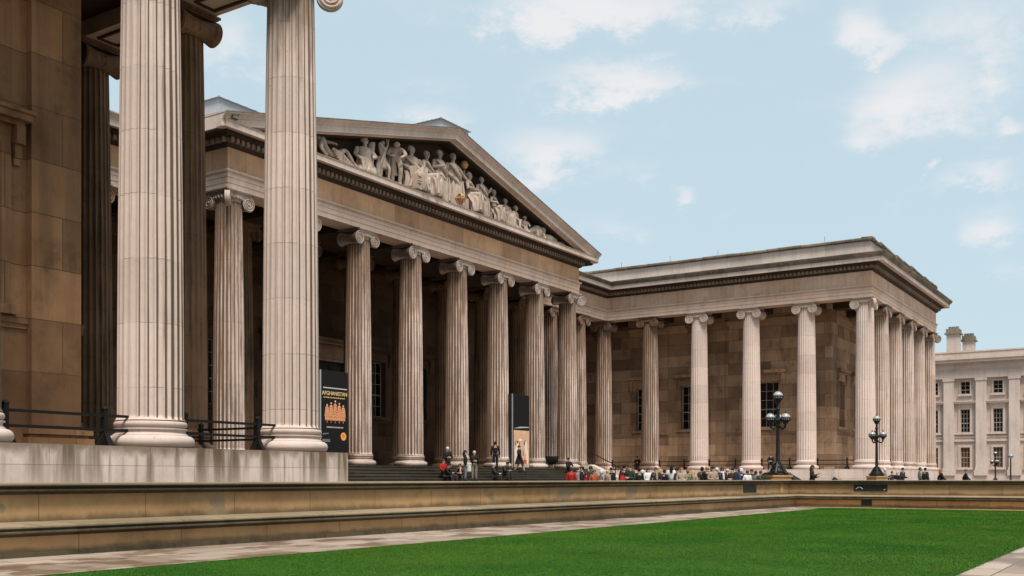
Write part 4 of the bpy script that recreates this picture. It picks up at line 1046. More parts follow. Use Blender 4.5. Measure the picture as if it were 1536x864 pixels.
# ------------------------------------------------------------------ figures
def skin(joints, edges, root, sub=1):
    names = list(joints); idx = {n: i for i, n in enumerate(names)}
    me = bpy.data.meshes.new('sk'); me.from_pydata([joints[n][0] for n in names], [(idx[a], idx[b]) for a, b in edges], [])
    ob = bpy.data.objects.new('sk', me); COL.objects.link(ob)
    md = ob.modifiers.new('s', 'SKIN'); md.use_smooth_shade = True
    for n in names:
        r = joints[n][1]; sv = me.skin_vertices[0].data[idx[n]]; sv.radius = r if isinstance(r, tuple) else (r, r); sv.use_root = (n == root)
    s2 = ob.modifiers.new('d', 'SUBSURF'); s2.levels = sub; s2.render_levels = sub
    bpy.context.view_layer.update(); dg = bpy.context.evaluated_depsgraph_get()
    r = bpy.data.meshes.new_from_object(ob.evaluated_get(dg)); bpy.data.objects.remove(ob, do_unlink=True); return r
def lerp(a, b, t): return tuple(a[i] + (b[i] - a[i]) * t for i in range(3))
# poses: joint positions, facing -Y, 1.72 m tall
def pose(kind):
    J = dict(pel=(0,0,.95), wai=(0,0,1.10), che=(0,.01,1.30), nec=(0,.01,1.46), hed=(0,-.01,1.54), top=(0,.0,1.64),
             hl=(.09,0,.92), kl=(.10,-.01,.50), al=(.10,.02,.09), tl=(.11,-.14,.04), hr=(-.09,0,.92), kr=(-.10,-.01,.50), ar=(-.10,.02,.09), tr=(-.11,-.14,.04),
             sl=(.18,.01,1.40), el=(.24,.03,1.12), wl=(.24,-.06,.88), fl=(.235,-.09,.79), sr=(-.18,.01,1.40), er=(-.24,.03,1.12), wr=(-.24,-.06,.88), fr=(-.235,-.09,.79))
    if kind == 'walk':
        J.update(kl=(.10,-.18,.52), al=(.10,-.30,.10), tl=(.11,-.46,.07), kr=(-.10,.02,.50), ar=(-.10,.30,.14), tr=(-.11,.20,.04), el=(.25,.15,1.14), wl=(.25,.12,.92), fl=(.25,.10,.83), er=(-.25,-.08,1.14), wr=(-.25,-.26,1.0), fr=(-.25,-.33,.95))
    if kind == 'fold':
        J.update(el=(.26,.0,1.12), wl=(.08,-.22,1.14), fl=(-.02,-.25,1.16), er=(-.26,.0,1.12), wr=(-.08,-.22,1.10), fr=(.02,-.25,1.11))
    if kind == 'phone':
        J.update(er=(-.25,-.05,1.14), wr=(-.15,-.28,1.25), fr=(-.12,-.34,1.29), el=(.25,.03,1.12), wl=(.18,-.22,1.12), fl=(.12,-.30,1.15), hed=(0,-.04,1.54), top=(0,-.03,1.64))
    if kind in ('sit', 'lean'):
        dz = -.50
        for k in ('pel','wai','che','nec','hed','top','sl','sr','hl','hr'): J[k] = (J[k][0], J[k][1], J[k][2] + dz)
        J.update(kl=(.13,-.44,.46), al=(.14,-.42,.07), tl=(.15,-.57,.03), kr=(-.13,-.44,.46), ar=(-.12,-.46,.07), tr=(-.13,-.61,.03), el=(.26,-.12,.66), wl=(.12,-.34,.56), fl=(.04,-.40,.56), er=(-.26,-.12,.66), wr=(-.12,-.34,.58), fr=(-.04,-.40,.60))
        if kind == 'lean':
            for k, dy, dz2 in (('wai',-.05,0),('che',-.14,-.03),('nec',-.20,-.06),('hed',-.26,-.08),('top',-.28,-.08),('sl',-.16,-.05),('sr',-.16,-.05)): J[k] = (J[k][0], J[k][1] + dy, J[k][2] + dz2)
            J.update(el=(.24,-.28,.60), wl=(.10,-.46,.60), fl=(.03,-.50,.62), er=(-.24,-.28,.60), wr=(-.10,-.46,.60), fr=(-.03,-.50,.62))
    return J
SPINE = [('pel','wai'),('wai','che'),('che','nec'),('nec','hed'),('hed','top')]
LEG = lambda s: [('pel','h'+s),('h'+s,'k'+s),('k'+s,'a'+s),('a'+s,'t'+s)]
ARM = lambda s: [('che','s'+s),('s'+s,'e'+s),('e'+s,'w'+s),('w'+s,'f'+s)]
RB = dict(pel=(.13,.10), wai=(.11,.085), che=(.14,.095), nec=.05, hed=(.075,.09), top=(.072,.088), h=.085, k=.055, a=.042, t=.04, s=.058, e=.042, w=.030, f=(.028,.036))
RJ = dict(pel=(.17,.135), wai=(.155,.12), che=(.175,.125), nec=(.075,.07), s=.078, e=.066, w=.050)
RT = dict(pel=(.155,.12), wai=(.12,.10), h=.105, k=.080, a=.065)
def rget(tab, k): return tab.get(k, tab.get(k[0]) if len(k) == 2 else None)
BODY = {}
def fig(kind, coat=False):
    key = (kind, coat)
    if key in BODY: return BODY[key]
    J = pose(kind); ed = SPINE + LEG('l') + LEG('r') + ARM('l') + ARM('r')
    body = skin({k: (p, rget(RB, k)) for k, p in J.items()}, ed, 'pel', 1)
    bm = MB().mesh(body)
    h = Vector(lerp(J['hed'], J['top'], .35))
    bm.tube([h + Vector((0, -.085, .03)), h + Vector((0, -.115, -.005)), h + Vector((0, -.085, -.02))], [.008, .018, .010], 6)          # nose
    for s in (-1, 1): bm.ball(h + Vector((s * .082, .01, 0)), .012, .025, .035, 6, 5); 
    for s in ('l', 'r'):                                                                                                     # fingers and thumb
        w = Vector(J['w' + s]); f = Vector(J['f' + s]); d = (f - w).normalized(); sd_ = d.orthogonal().normalized()
        for q in range(4): bm.tube([f - d * .01 + sd_ * (.012 * (q - 1.5)), f + d * (.035 + .008 * (q in (1, 2))) + sd_ * (.013 * (q - 1.5)), f + d * .065 + sd_ * (.012 * (q - 1.5)) + Vector((0, -.012, 0))], [.009, .008, .006], 5)
        bm.tube([w + d * .03 + sd_ * .02, w + d * .06 + sd_ * .045, w + d * .09 + sd_ * .05], [.011, .010, .008], 5)
    top = skin({k: (J[k], rget(RJ, k)) for k in ('pel','wai','che','nec','sl','el','wl','sr','er','wr')}, [('pel','wai'),('wai','che'),('che','nec')] + ARM('l')[:3] + ARM('r')[:3], 'pel', 1)
    tp = MB().mesh(top)
    if coat and kind not in ('sit', 'lean'):
        vs = []; fs = []
        for k in range(6):
            t = k / 5; z = 1.08 - .52 * t
            for i in range(16):
                a = 2 * math.pi * i / 16; vs.append(((.17 + .06 * t) * math.cos(a), (.13 + .07 * t + (.1 * t if kind == 'walk' else 0)) * math.sin(a), z + .012 * math.sin(5 * a)))
        for k in range(5):
            for i in range(16): j = (i + 1) % 16; fs.append((k*16+i, k*16+j, (k+1)*16+j, (k+1)*16+i))
        tp.add(vs, fs)
    trs = skin({k: (J[k], rget(RT, k)) for k in ('wai','pel','hl','kl','al','hr','kr','ar')}, [('wai','pel')] + LEG('l')[:3] + LEG('r')[:3], 'pel', 1)
    tm = MB().mesh(trs)
    sh = MB()
    for s in ('l', 'r'):
        a, t = Vector(J['a' + s]), Vector(J['t' + s]); sh.tube([a + Vector((0, .05, -.03)), a + Vector((0, -.02, -.01)), lerp(a, t, .6), t + Vector((0, -.03, -.005))], [.045, .055, .048, .032], 8)
    BODY[key] = (bm, tp, tm, sh, J)
    return BODY[key]
def hair_mb(J, style):
    h = Vector(lerp(J['hed'], J['top'], .55)); mb = MB()
    if style == 'hat': mb.ball(h + Vector((0, .005, .045)), .098, .112, .085, 12, 8); mb.lathe([(.10, -.01), (.108, .01), (.10, .03)], 12, h + Vector((0, 0, .02)))
    elif style == 'hood': mb.ball(h + Vector((0, .025, .0)), .118, .125, .15, 12, 8)
    else:
        mb.ball(h + Vector((0, .022, .03)), .092, .105, .10, 12, 8)
        if style == 'long': mb.tube([h + Vector((0, .05, .02)), h + Vector((0, .085, -.10)), h + Vector((0, .09, -.26))], [.085, .085, .05], 10)
        if style == 'bun': mb.ball(h + Vector((0, .12, .04)), .05)
    return mb
MESH = {}
CM = {}
def cmat(c, nm='cloth'):
    k = (nm,) + tuple(c)
    if k not in CM: CM[k] = flat(nm, c, .8, spec=.2, noise=.25)
    return CM[k]
COLS = dict(black=(.012,.011,.012), dark=(.028,.024,.024), navy=(.014,.018,.035), grey=(.16,.16,.165), lgrey=(.22,.215,.21), white=(.55,.54,.53), cream=(.27,.21,.15), red=(.27,.013,.013), crimson=(.27,.008,.03),
            orange=(.26,.06,.022), green=(.018,.10,.055), dgreen=(.022,.036,.022), pink=(.50,.22,.18), brown=(.055,.033,.02), blue=(.03,.045,.085), teal=(.02,.16,.12), jeans=(.05,.065,.10), khaki=(.20,.16,.11))
SKIN = [(.46, .29, .21), (.40, .24, .17), (.52, .35, .27), (.22, .12, .08)]
HAIR = dict(black=(.012,.010,.009), brown=(.055,.030,.017), ginger=(.30,.095,.03), blond=(.42,.28,.13), grey=(.40,.39,.38), white=(.46,.45,.43), red=(.18,.012,.018), cream=(.40,.36,.30), dgrey=(.08,.08,.085))
def person(x, y, z, rz, kind, jac, leg, hair, hstyle, label, coat=False, h=1.0, group='visitors in front of the museum', scarf=None):
    bm, tp, tm, sh, J = fig(kind, coat)
    t = thing('person', label, 'person', (x, y, z), rz, group); t.scale = (h,) * 3
    if kind in ('sit', 'lean'): pass
    def put(name, key, mbf, mat):
        if key not in MESH: MESH[key] = mbf().data(name, mat, 60)
        o = bpy.data.objects.new(name, MESH[key]); COL.objects.link(o); o.parent = t; setmat(o, mat)
    put('body', ('b', kind), lambda: bm, cmat(random.choice(SKIN[:3] * 3 + SKIN[3:]), 'skin'))
    put('coat' if coat else 'jacket', ('j', kind, coat), lambda: tp, cmat(COLS[jac]))
    put('trousers', ('t', kind), lambda: tm, cmat(COLS[leg]))
    put('shoes', ('s', kind), lambda: sh, cmat((.02, .018, .016), 'shoe'))
    put({'hat': 'hat', 'hood': 'hood'}.get(hstyle, 'hair'), ('h', kind, hstyle), lambda: hair_mb(J, hstyle), cmat(HAIR[hair], 'hair'))
    if scarf:
        n = Vector(J['nec']); put('scarf', ('c', kind), lambda: MB().lathe([(.085, -.05), (.11, -.02), (.11, .02), (.08, .05)], 12, n + Vector((0, -.01, -.01))).tube([n + Vector((.03, -.11, 0)), n + Vector((.04, -.16, -.15)), n + Vector((.05, -.15, -.34))], [.04, .05, .05], 8), cmat(COLS[scarf]))
    return t
def rot_to(x, y, u_dir):            # facing: angle to camera plus offset; 0 = faces the camera
    return math.atan2(-y, -x) + rad(90) + rad(u_dir)
ROW = []
def crowd(u, vtop, jac, leg, hair, hs, label, kind='stand', face=0, coat=False, h=1.0, scarf=None):
    k = len(ROW); ROW.append(u)                        # the queue stands about four deep
    d = (48.6 + (0, 2.1, .75, 2.9, 1.4)[k % 5]) if u < 1200 else (55 if u < 1300 else 67 + (k % 3) * .9)
    h = min(1.10, max(.88, ((HY - vtop) * d / F - ZG) / 1.70)); x, y = at_d(u, d)
    return person(x, y, ZG, rot_to(x, y, face), kind, jac, leg, hair, hs, label, coat, h, scarf=scarf)
CR = [
 (858, 703, 'red', 'dark', 'brown', 'short', 'person in a red coat at the foot of the stairs, left end of the crowd', 'stand', 160, True, .95),
 (867, 701, 'grey', 'dark', 'brown', 'short', 'person in plain grey jacket between red coats at the stair foot', 'fold', 30, False, .98),
 (873.5, 702, 'black', 'jeans', 'black', 'short', 'person in black jacket just left of the crimson coat', 'stand', -100, False, 1.0),
 (879, 704, 'crimson', 'dark', 'brown', 'long', 'person in a crimson coat with long brown hair near the stair foot', 'stand', 170, True, .95),
 (885.5, 702, 'dark', 'dark', 'black', 'short', 'person in dark clothes between the crimson and the orange jackets', 'fold', 60, False, .98),
 (892, 703, 'orange', 'dark', 'dgrey', 'hat', 'person in orange-red jacket and dark grey hat by the stair foot', 'stand', 20, False, .97),
 (903, 706, 'lgrey', 'khaki', 'white', 'hood', 'person in pale grey hooded top bending by the shaded column', 'phone', -70, False, .90),
 (911, 705, 'cream', 'grey', 'blond', 'short', 'person in cream top beside the pale grey hooded one', 'stand', 120, False, .92),
 (918, 704, 'black', 'black', 'black', 'short', 'lone person all in black in the gap left of the big crowd', 'stand', 40, True, .95),
 (936, 697, 'black', 'dark', 'black', 'short', 'tall person in black with a red bag at the left of the crowd', 'stand', 150, True, 1.05),
 (945, 699, 'dgreen', 'dark', 'brown', 'short', 'person in dark green jacket right of the red bag', 'fold', -40, False, 1.0),
 (950.5, 701, 'pink', 'jeans', 'brown', 'long', 'person in a salmon pink top with long hair', 'stand', 10, False, .95),
 (958, 702, 'black', 'jeans', 'black', 'short', 'person in black between the pink top and the white hood', 'stand', -150, False, .97),
 (965, 704, 'white', 'grey', 'white', 'hood', 'person with a white hood and bright white jacket', 'stand', 170, False, .93),
 (973, 701, 'white', 'dark', 'brown', 'long', 'person in white coat with long brown hair beside the white hood', 'fold', 30, True, .98),
 (984, 702, 'dark', 'jeans', 'brown', 'long', 'person in dark jacket with a long cream scarf', 'stand', 0, False, .97, 'cream'),
 (991, 704, 'navy', 'dark', 'blond', 'short', 'blond person in navy jacket left of the black-haired pair', 'fold', -30, False, .93),
 (998, 703, 'black', 'dark', 'black', 'short', 'person in black with black hair, left of the white jacket', 'stand', 140, False, .95),
 (1007, 700, 'white', 'jeans', 'black', 'long', 'person in white jacket with long black hair in mid crowd', 'stand', 165, False, 1.0),
 (1015, 701, 'navy', 'dark', 'black', 'short', 'person in navy coat right of the white jacket with black hair', 'stand', 60, True, .98),
 (1022, 702, 'cream', 'jeans', 'ginger', 'long', 'ginger-haired person in a cream coat', 'fold', 20, True, .97),
 (1031, 703, 'green', 'dark', 'ginger', 'short', 'ginger-haired person in a green jacket', 'stand', 175, False, .97),
 (1041, 705, 'cream', 'khaki', 'blond', 'long', 'blond person in a cream jacket with a blond ponytail', 'stand', 150, False, .93),
 (1053, 700, 'brown', 'dark', 'black', 'short', 'person in dark brown coat with black hair at mid crowd', 'stand', 170, True, 1.02),
 (1061, 700, 'black', 'black', 'blond', 'short', 'fair-haired person in long black coat beside the brown coat', 'stand', 185, True, 1.03),
 (1070, 702, 'cream', 'grey', 'black', 'long', 'black-haired person in a cream top right of the long black coat', 'fold', 30, False, .97),
 (1077, 701, 'lgrey', 'dark', 'white', 'short', 'white-haired person in pale grey jacket', 'stand', 100, False, .97),
 (1083, 701, 'dark', 'jeans', 'brown', 'long', 'person in dark jacket with a white scarf under the second railing', 'stand', 10, False, .98, 'white'),
 (1091, 703, 'dgreen', 'dark', 'cream', 'hat', 'person in dark green coat and cream hat', 'stand', 160, True, .97),
 (1098, 703, 'brown', 'dark', 'black', 'short', 'person in brown jacket right of the cream hat', 'fold', -30, False, .96),
 (1104, 701, 'blue', 'jeans', 'brown', 'long', 'person in slate blue jacket with long brown hair', 'stand', -60, False, .98),
 (1113, 704, 'black', 'dark', 'white', 'hood', 'person in black coat with a white hood', 'stand', 170, True, .94),
 (1121, 705, 'white', 'grey', 'brown', 'short', 'brown-haired person in white top near the right end of the crowd', 'stand', 30, False, .93),
 (1128, 704, 'dark', 'dark', 'red', 'hat', 'person in dark jacket and red hat near the lamp pedestal', 'fold', -20, False, .95),
 (1134, 705, 'grey', 'jeans', 'brown', 'short', 'person in grey jacket between two red hats', 'stand', 150, False, .93),
 (1141.5, 705, 'dgreen', 'dark', 'red', 'hat', 'person in very dark green coat and red hat, last before the lamp pedestal', 'stand', 40, True, .95),
 (1219, 698, 'black', 'black', 'brown', 'long', 'person in black with long brown hair walking right of the corner lamp post', 'phone', 80, True, 1.0),
 (1328, 705, 'grey', 'dark', 'white', 'short', 'white-haired person in grey jacket under the right-hand lamp post', 'phone', 70, False, .95),
 (1337.5, 707, 'dark', 'dark', 'brown', 'short', 'brown-haired person in dark jacket right of the white-haired one', 'stand', 10, False, .95),
 (1345, 706, 'black', 'dark', 'blond', 'short', 'blond person in black jacket between two dark-haired ones', 'fold', -40, False, .97),
 (1353, 704, 'dark', 'dark', 'black', 'short', 'black-haired person in dark jacket below the east wing front columns', 'phone', 60, False, 1.0),
 (1381, 701, 'lgrey', 'dark', 'brown', 'short', 'person in pale grey jacket with a green scarf', 'stand', 110, False, 1.0, 'teal'),
 (1389, 704, 'dark', 'dark', 'black', 'short', 'person in dark jacket close behind the green scarf', 'stand', 130, False, .98),
 (1413, 706, 'black', 'dark', 'ginger', 'long', 'person in black coat with long ginger hair left of the residence', 'walk', 100, True, .95),
 (1448, 704, 'black', 'black', 'dgrey', 'hat', 'person in black coat and grey hat before the residence', 'walk', 95, True, 1.0),
]
rj = random.Random(4)
for c in CR:
    c = list(c) + [None] * (12 - len(c))
    crowd(c[0] + rj.uniform(-1.2, 1.2), c[1] + rj.choice((-2.2, -.8, 0, .8, 1.6)), c[2], c[3], c[4], c[5], c[6], c[7], c[8], c[9], c[10], c[11])
def on_steps(u, v):      # point on the stairs seen at pixel (u, v)
    best = None
    for k in range(nst):
        z = ZST - k * RISE
        for q in np.linspace(.06, .30, 7):
            y = YS - k * TREAD + (TREAD if k == 0 else 0) * 0 - TREAD + q if k else YS + q
            y = YS + q if k == 0 else YS - k * TREAD + q - .02
            x = at_Y(u, y); e = abs(HY - z * F / dep(x, y) - v)
            if best is None or e < best[0]: best = (e, x, y, z)
    return best[1:]
def stepper(u, vf, kind, jac, leg, hair, hs, label, face=0, coat=False, h=1.0, scarf=None, seat=False):
    x, y, z = on_steps(u, vf)
    if seat: y += .5 * math.cos(rad(face)); x = at_Y(u, y) + .25 * math.sin(rad(-face))
    return person(x, y, z, rot_to(x, y, face) if not seat else rad(face), kind, jac, leg, hair, hs, label, coat, h, 'visitors on the museum stairs', scarf)
stepper(664, 724, 'sit', 'red', 'black', 'brown', 'short', 'person in a red jacket sitting low on the stairs', -25, seat=True)
stepper(671.5, 716, 'fold', 'black', 'dark', 'white', 'short', 'white-haired person in black standing among the seated group on the stairs', 20)
stepper(668.5, 727, 'lean', 'black', 'dark', 'black', 'short', 'person in black leaning forward on the stairs, in front of the red jacket', 20, seat=True)
stepper(687, 725, 'lean', 'dark', 'dark', 'brown', 'long', 'person in dark jacket and pink scarf sitting on the stairs', -60, seat=True, scarf='pink')
stepper(698, 724, 'stand', 'black', 'grey', 'black', 'long', 'long-haired person in black jacket and grey trousers standing on the stairs, facing right', 90)
stepper(711.5, 720, 'fold', 'black', 'khaki', 'grey', 'short', 'grey-haired person in black jacket and khaki trousers standing on the stairs', 10)
stepper(743, 704, 'stand', 'black', 'black', 'black', 'short', 'person all in black standing alone on the top stair', 180)
stepper(742, 724, 'sit', 'dark', 'dark', 'grey', 'hat', 'seated person in dark jacket and grey hat low on the stairs', 30, seat=True)
stepper(756, 723, 'lean', 'dgreen', 'dark', 'black', 'short', 'seated person in dark green jacket at the right of the low pair on the stairs', -10, seat=True)
stepper(779, 711, 'walk', 'black', 'lgrey', 'brown', 'short', 'person in black coat and pale trousers striding past the peach picture banner', 70, coat=True)
stepper(852, 712, 'sit', 'black', 'black', 'black', 'short', 'person in black sitting high beside the stair cheek wall', -20, seat=True)
# behind the east railing, and beside the corner lamp
x = XE + .95; y = at_X(957, x); person(x, y, ZST, rad(-80), 'lean', 'black', 'black', 'black', 'short', 'person in black crouching on the east plinth behind the railing', group='visitors on the museum stairs')
x = XE - .55; y = at_X(1157, x); person(x, y, ZST, rad(-80), 'lean', 'black', 'black', 'brown', 'short', 'person in black crouching on the plinth left of the corner lamp post', group='visitors on the museum stairs')

# bag of the tall visitor
x, y = at_d(933.5, 46.5); b = MB().ball((0, 0, 0), .20, .12, .26, 10, 8); b.tube([(-.13, 0, .2), (-.1, 0, .42), (.1, 0, .42), (.13, 0, .2)], .015, 5)
b = b.build('bag', cmat(COLS['red'], 'bag'), None, 50, local=True); b.location = (x, y, -.12); tag(b, 'red shoulder bag on the back of the tall visitor in black', 'bag')
# white bag of the standing woman on the stairs
x, y, z = on_steps(703.5, 722); b = MB().box(-.13, .13, -.06, .06, 0, .34); b.tube([(-.08, 0, .34), (-.07, 0, .6), (.07, 0, .6), (.08, 0, .34)], .012, 5)
b = b.build('bag', cmat(COLS['white'], 'bag'), None, None, local=True); b.location = (x, y, z + .55); tag(b, 'white bag hanging beside the long-haired visitor on the stairs', 'bag')

# a dark car half hidden by the lamp pedestal
def car(x, y, rz):
    t = thing('parked_car', 'dark car half hidden behind the lamp pedestal and the wall', 'car', (x, y, ZG), rz)
    paint = flat('black_car_paint', (.012, .013, .014), .25, .2)
    pr = [(-2.0, .35), (-2.05, .75), (-1.9, .92), (-.75, .98), (-.72, .98), (1.55, 1.0), (1.95, .9), (2.0, .5), (1.95, .32)]
    b = MB(); w = .84
    b.add([(a, -w, z) for a, z in pr] + [(a, w, z) for a, z in pr], [tuple(range(9)), tuple(range(17, 8, -1))] + [(i, (i+1) % 9, 9 + (i+1) % 9, 9 + i) for i in range(9)])
    b.build('body', paint, t, local=True)
    cb = [(-.85, .97, .80), (-.15, 1.42, .62), (1.0, 1.46, .62), (1.65, .99, .80)]; c = MB()
    c.add([(a, -q, z) for a, z, q in cb] + [(a, q, z) for a, z, q in cb], [(0,1,2,3),(7,6,5,4)] + [(i, i + 1, 5 + i, 4 + i) for i in range(3)]); c.build('cabin', M['glass'], t, local=True)
    r = MB(); r.box(-.18, 1.05, -.63, .63, 1.43, 1.48)
    for s in (-1, 1):
        for (a0, a1) in (((-.85, .97, .80), (-.15, 1.42, .62)), ((.45, .99, .81), (.42, 1.45, .63)), ((1.65, .99, .80), (1.0, 1.46, .62))): r.tube([(a0[0], s * a0[2], a0[1]), (a1[0], s * a1[2], a1[1])], .04, 6)
    r.build('roof', paint, t, local=True)
    for wx in (-1.3, 1.3):
        for s in (-1, 1):
            q = MB().lathe([(.12, -.09), (.30, -.1), (.32, -.05), (.32, .05), (.30, .1), (.12, .09)], 18); q.xf(Matrix.Translation((wx, s * .78, .32)) @ Matrix.Rotation(rad(90), 4, 'X')); q.build('wheel', flat('tyre', (.02, .02, .02), .8), t, 40, local=True)
x, y = at_d(1178, 58); car(x, y, rad(33.01 - 90 + 155))

# small stone bollards by the far plinth
for i, u in enumerate((1252, 1259)):
    x, y = at_d(u, 66 + i); b = MB().lathe([(.16, 0), (.15, .75), (.18, .8), (.18, .86), (.1, .95), (.001, 1.0)], 12)
    b = b.build('bollard', M['lawnwall'] if i else M['iron'], None, 40, local=True); b.location = (x, y, ZG)
    b.scale = (1, 1, 1.25); tag(b, 'black iron bollard before the east plinth' if i == 0 else 'tan stone bollard beside the black one before the east plinth', 'bollard')

# ------------------------------------------------------------------ pediment statues
def loft(mb, rings, n=36, fold=.07, kf=9, seed=0):
    """rings: (x, y, z, rx, ry, foldness)"""
    r_ = random.Random(seed); ph = [r_.uniform(0, 6.3) for _ in range(4)]; vs = []; fs = []
    for k, (x, y, z, rx, ry, fo) in enumerate(rings):
        for i in range(n):
            a = 2 * math.pi * i / n
            f = 1 + fo * fold * (math.sin(kf * a + ph[0] + z * .6) + .6 * math.sin((kf + 4) * a + ph[1] - z * .9) + .5 * math.sin(3 * a + ph[2] + z * 1.6))
            vs.append((x + rx * f * math.cos(a), y + ry * f * math.sin(a), z))
    for k in range(len(rings) - 1):
        for i in range(n):
            j = (i + 1) % n; fs.append((k*n+i, k*n+j, (k+1)*n+j, (k+1)*n+i))
    fs += [tuple(range(n - 1, -1, -1)), tuple((len(rings) - 1) * n + i for i in range(n))]
    return mb.add(vs, fs)
def head_on(mb, p, s=1.0, turn=0, wreath=False):
    p = Vector(p); c, sn = math.cos(turn), math.sin(turn); R = lambda x, y, z: p + Vector((x * c - y * sn, x * sn + y * c, z)) * s
    mb.tube([R(0, 0, -.12), R(0, -.01, .02)], [.062 * s, .055 * s], 10)
    mb.ball(R(0, -.01, .11), .085 * s, .10 * s, .125 * s, 14, 10); mb.ball(R(0, .02, .145), .098 * s, .108 * s, .105 * s, 14, 8)
    mb.ball(R(0, -.06, .05), .05 * s, .045 * s, .05 * s, 8, 6)
    mb.tube([R(0, -.10, .135), R(0, -.128, .09), R(0, -.10, .08)], [.010 * s, .018 * s, .012 * s], 6)
    mb.ball(R(0, .10, .13), .05 * s, .05 * s, .05 * s, 8, 6)
def limb(mb, pts, rs, s=1):
    P = [Vector(p) for p in pts]; out = []; rr = []
    for i in range(len(P) - 1):
        for t in (0, .33, .66):
            out.append(P[i].lerp(P[i + 1], t)); q = rs[i] + (rs[i + 1] - rs[i]) * t; rr.append(q * (1 + .10 * math.sin(math.pi * t)))
    out.append(P[-1]); rr.append(rs[-1]); mb.tube(out, rr, 10); mb.ball(P[-1], rs[-1] * 1.25, rs[-1] * .9, rs[-1] * 1.5, 8, 6)
def cloak(mb, pts, w, n=7, depth=.05):
    """hanging cloth folds: several tapering ridges along a path"""
    for k in range(n):
        o = (k - (n - 1) / 2) / (n - 1) * w
        mb.tube([(p[0] + o * (1 + .5 * i / len(pts)), p[1] - depth * (k % 2), p[2]) for i, p in enumerate(pts)], [.03 + .02 * (i / len(pts)) for i in range(len(pts))], 6)
def standing(seed, arms='down', robe=True, turn=0):
    mb = MB()
    loft(mb, [(0,0,0,.30,.24,1.3),(0,0,.05,.33,.26,1.5),(0,.0,.35,.28,.23,1.3),(.01,-.01,.65,.25,.20,1.1),(.02,-.01,.88,.235,.185,.9),(.01,0,1.0,.20,.16,.5),(0,0,1.12,.185,.15,.35),(0,-.01,1.28,.21,.16,.4),(0,0,1.38,.22,.14,.3),(0,0,1.44,.14,.10,.1),(0,0,1.48,.06,.06,0)], 40, .075, 8, seed)
    head_on(mb, (0, -.01, 1.54), 1, turn)
    # knee pushing through the drapery, diagonal over-fold and hanging end
    mb.tube([(.09,-.08,.85),(.10,-.20,.52),(.10,-.13,.08)], [.10,.09,.06], 10)
    mb.tube([(-.20,-.10,1.36),(-.08,-.19,1.20),(.10,-.20,1.02),(.22,-.10,.92)], [.05,.06,.07,.06], 8)
    mb.tube([(-.24,-.06,.98),(-.05,-.20,.86),(.18,-.17,.70)], [.05,.055,.05], 8)
    cloak(mb, [(.20,-.13,.90),(.22,-.16,.55),(.21,-.14,.12)], .16, 5)
    if arms == 'down':
        limb(mb, [(.21,0,1.37),(.29,.02,1.10),(.26,-.14,.92)], [.075,.058,.042]); limb(mb, [(-.21,0,1.37),(-.29,.0,1.10),(-.12,-.22,1.08)], [.075,.058,.042])
    elif arms == 'fold':
        limb(mb, [(.21,0,1.37),(.28,.0,1.10),(.02,-.24,1.14)], [.075,.058,.042]); limb(mb, [(-.21,0,1.37),(-.29,-.0,1.12),(-.05,-.24,1.20)], [.075,.058,.042])
    elif arms == 'staff':
        limb(mb, [(.21,0,1.37),(.36,-.06,1.18),(.42,-.16,1.36)], [.075,.058,.042]); limb(mb, [(-.21,0,1.37),(-.28,.0,1.10),(-.20,-.18,.92)], [.075,.058,.042])
    elif arms == 'out':
        limb(mb, [(.21,0,1.37),(.40,-.06,1.14),(.60,-.12,1.00)], [.075,.058,.042]); limb(mb, [(-.21,0,1.37),(-.28,.0,1.10),(-.20,-.18,.92)], [.075,.058,.042])
    return mb
def seated(seed, side=1, torso_turn=0):
    mb = MB()
    mb.box(-.30, .30, -.05, .42, 0, .42)
    loft(mb, [(0,-.30,0,.32,.20,1.2),(0,-.30,.06,.34,.22,1.4),(0,-.27,.28,.31,.24,1.2),(0,-.20,.42,.31,.33,1.0),(0,-.14,.52,.30,.36,.8),(0,-.06,.60,.26,.28,.6),(0,.02,.70,.20,.18,.4),(0,.02,.80,.185,.155,.3),(0,.01,.94,.21,.165,.35),(0,.02,1.03,.215,.14,.25),(0,.02,1.09,.13,.10,.1),(0,.02,1.12,.06,.06,0)], 40, .08, 8, seed)
    for s in (-1, 1): mb.tube([(s*.12,.0,.56),(s*.16,-.42,.58),(s*.15,-.40,.30),(s*.16,-.42,.05)], [.13,.115,.09,.06], 10)
    for k in range(5):
        r_ = random.Random(seed * 7 + k); z = .54 - .085 * k; sg = r_.uniform(.06, .22); q = r_.uniform(-.08, .08)
        mb.tube([(-.20 + q, -.43, z), (-.10, -.47, z - sg * .7), (.02, -.49, z - sg), (.12, -.47, z - sg * .6), (.20, -.43, z + q)], [.012, .026, .030, .026, .012], 6)
    for k in range(4):
        x = -.24 + .16 * k; mb.tube([(x, -.44, .50), (x + .03 * (-1) ** k, -.47, .28), (x * 1.15, -.48, .03)], [.022, .034, .045], 6)
    mb.tube([(-.20,-.08,1.0),(0,-.19,.80),(.20,-.20,.62)], [.05,.06,.06], 8)
    head_on(mb, (0, .01, 1.18), 1, torso_turn)
    limb(mb, [(.21,.02,1.02),(.30,-.04,.78),(.16,-.30,.66)], [.075,.058,.042]); limb(mb, [(-.21,.02,1.02),(-.34,-.02,.80),(-.26*side,-.28,.66 + .1 * (seed % 3))], [.075,.058,.042])
    return mb
def nude(J2, seed=0, scale=1.0):
    J = pose('stand'); J.update(J2)
    R = dict(RB); R.update(pel=(.14,.11), wai=(.12,.09), che=(.17,.115), s=.075, e=.055, w=.04, h=.10, k=.07, a=.05)
    me = skin({k: (p, rget(R, k)) for k, p in J.items()}, SPINE + LEG('l') + LEG('r') + ARM('l') + ARM('r'), 'pel', 2)
    mb = MB().mesh(me); h = Vector(lerp(J['hed'], J['top'], .5)); mb.ball(h + Vector((0, .02, .02)), .095, .105, .10, 12, 8); return mb
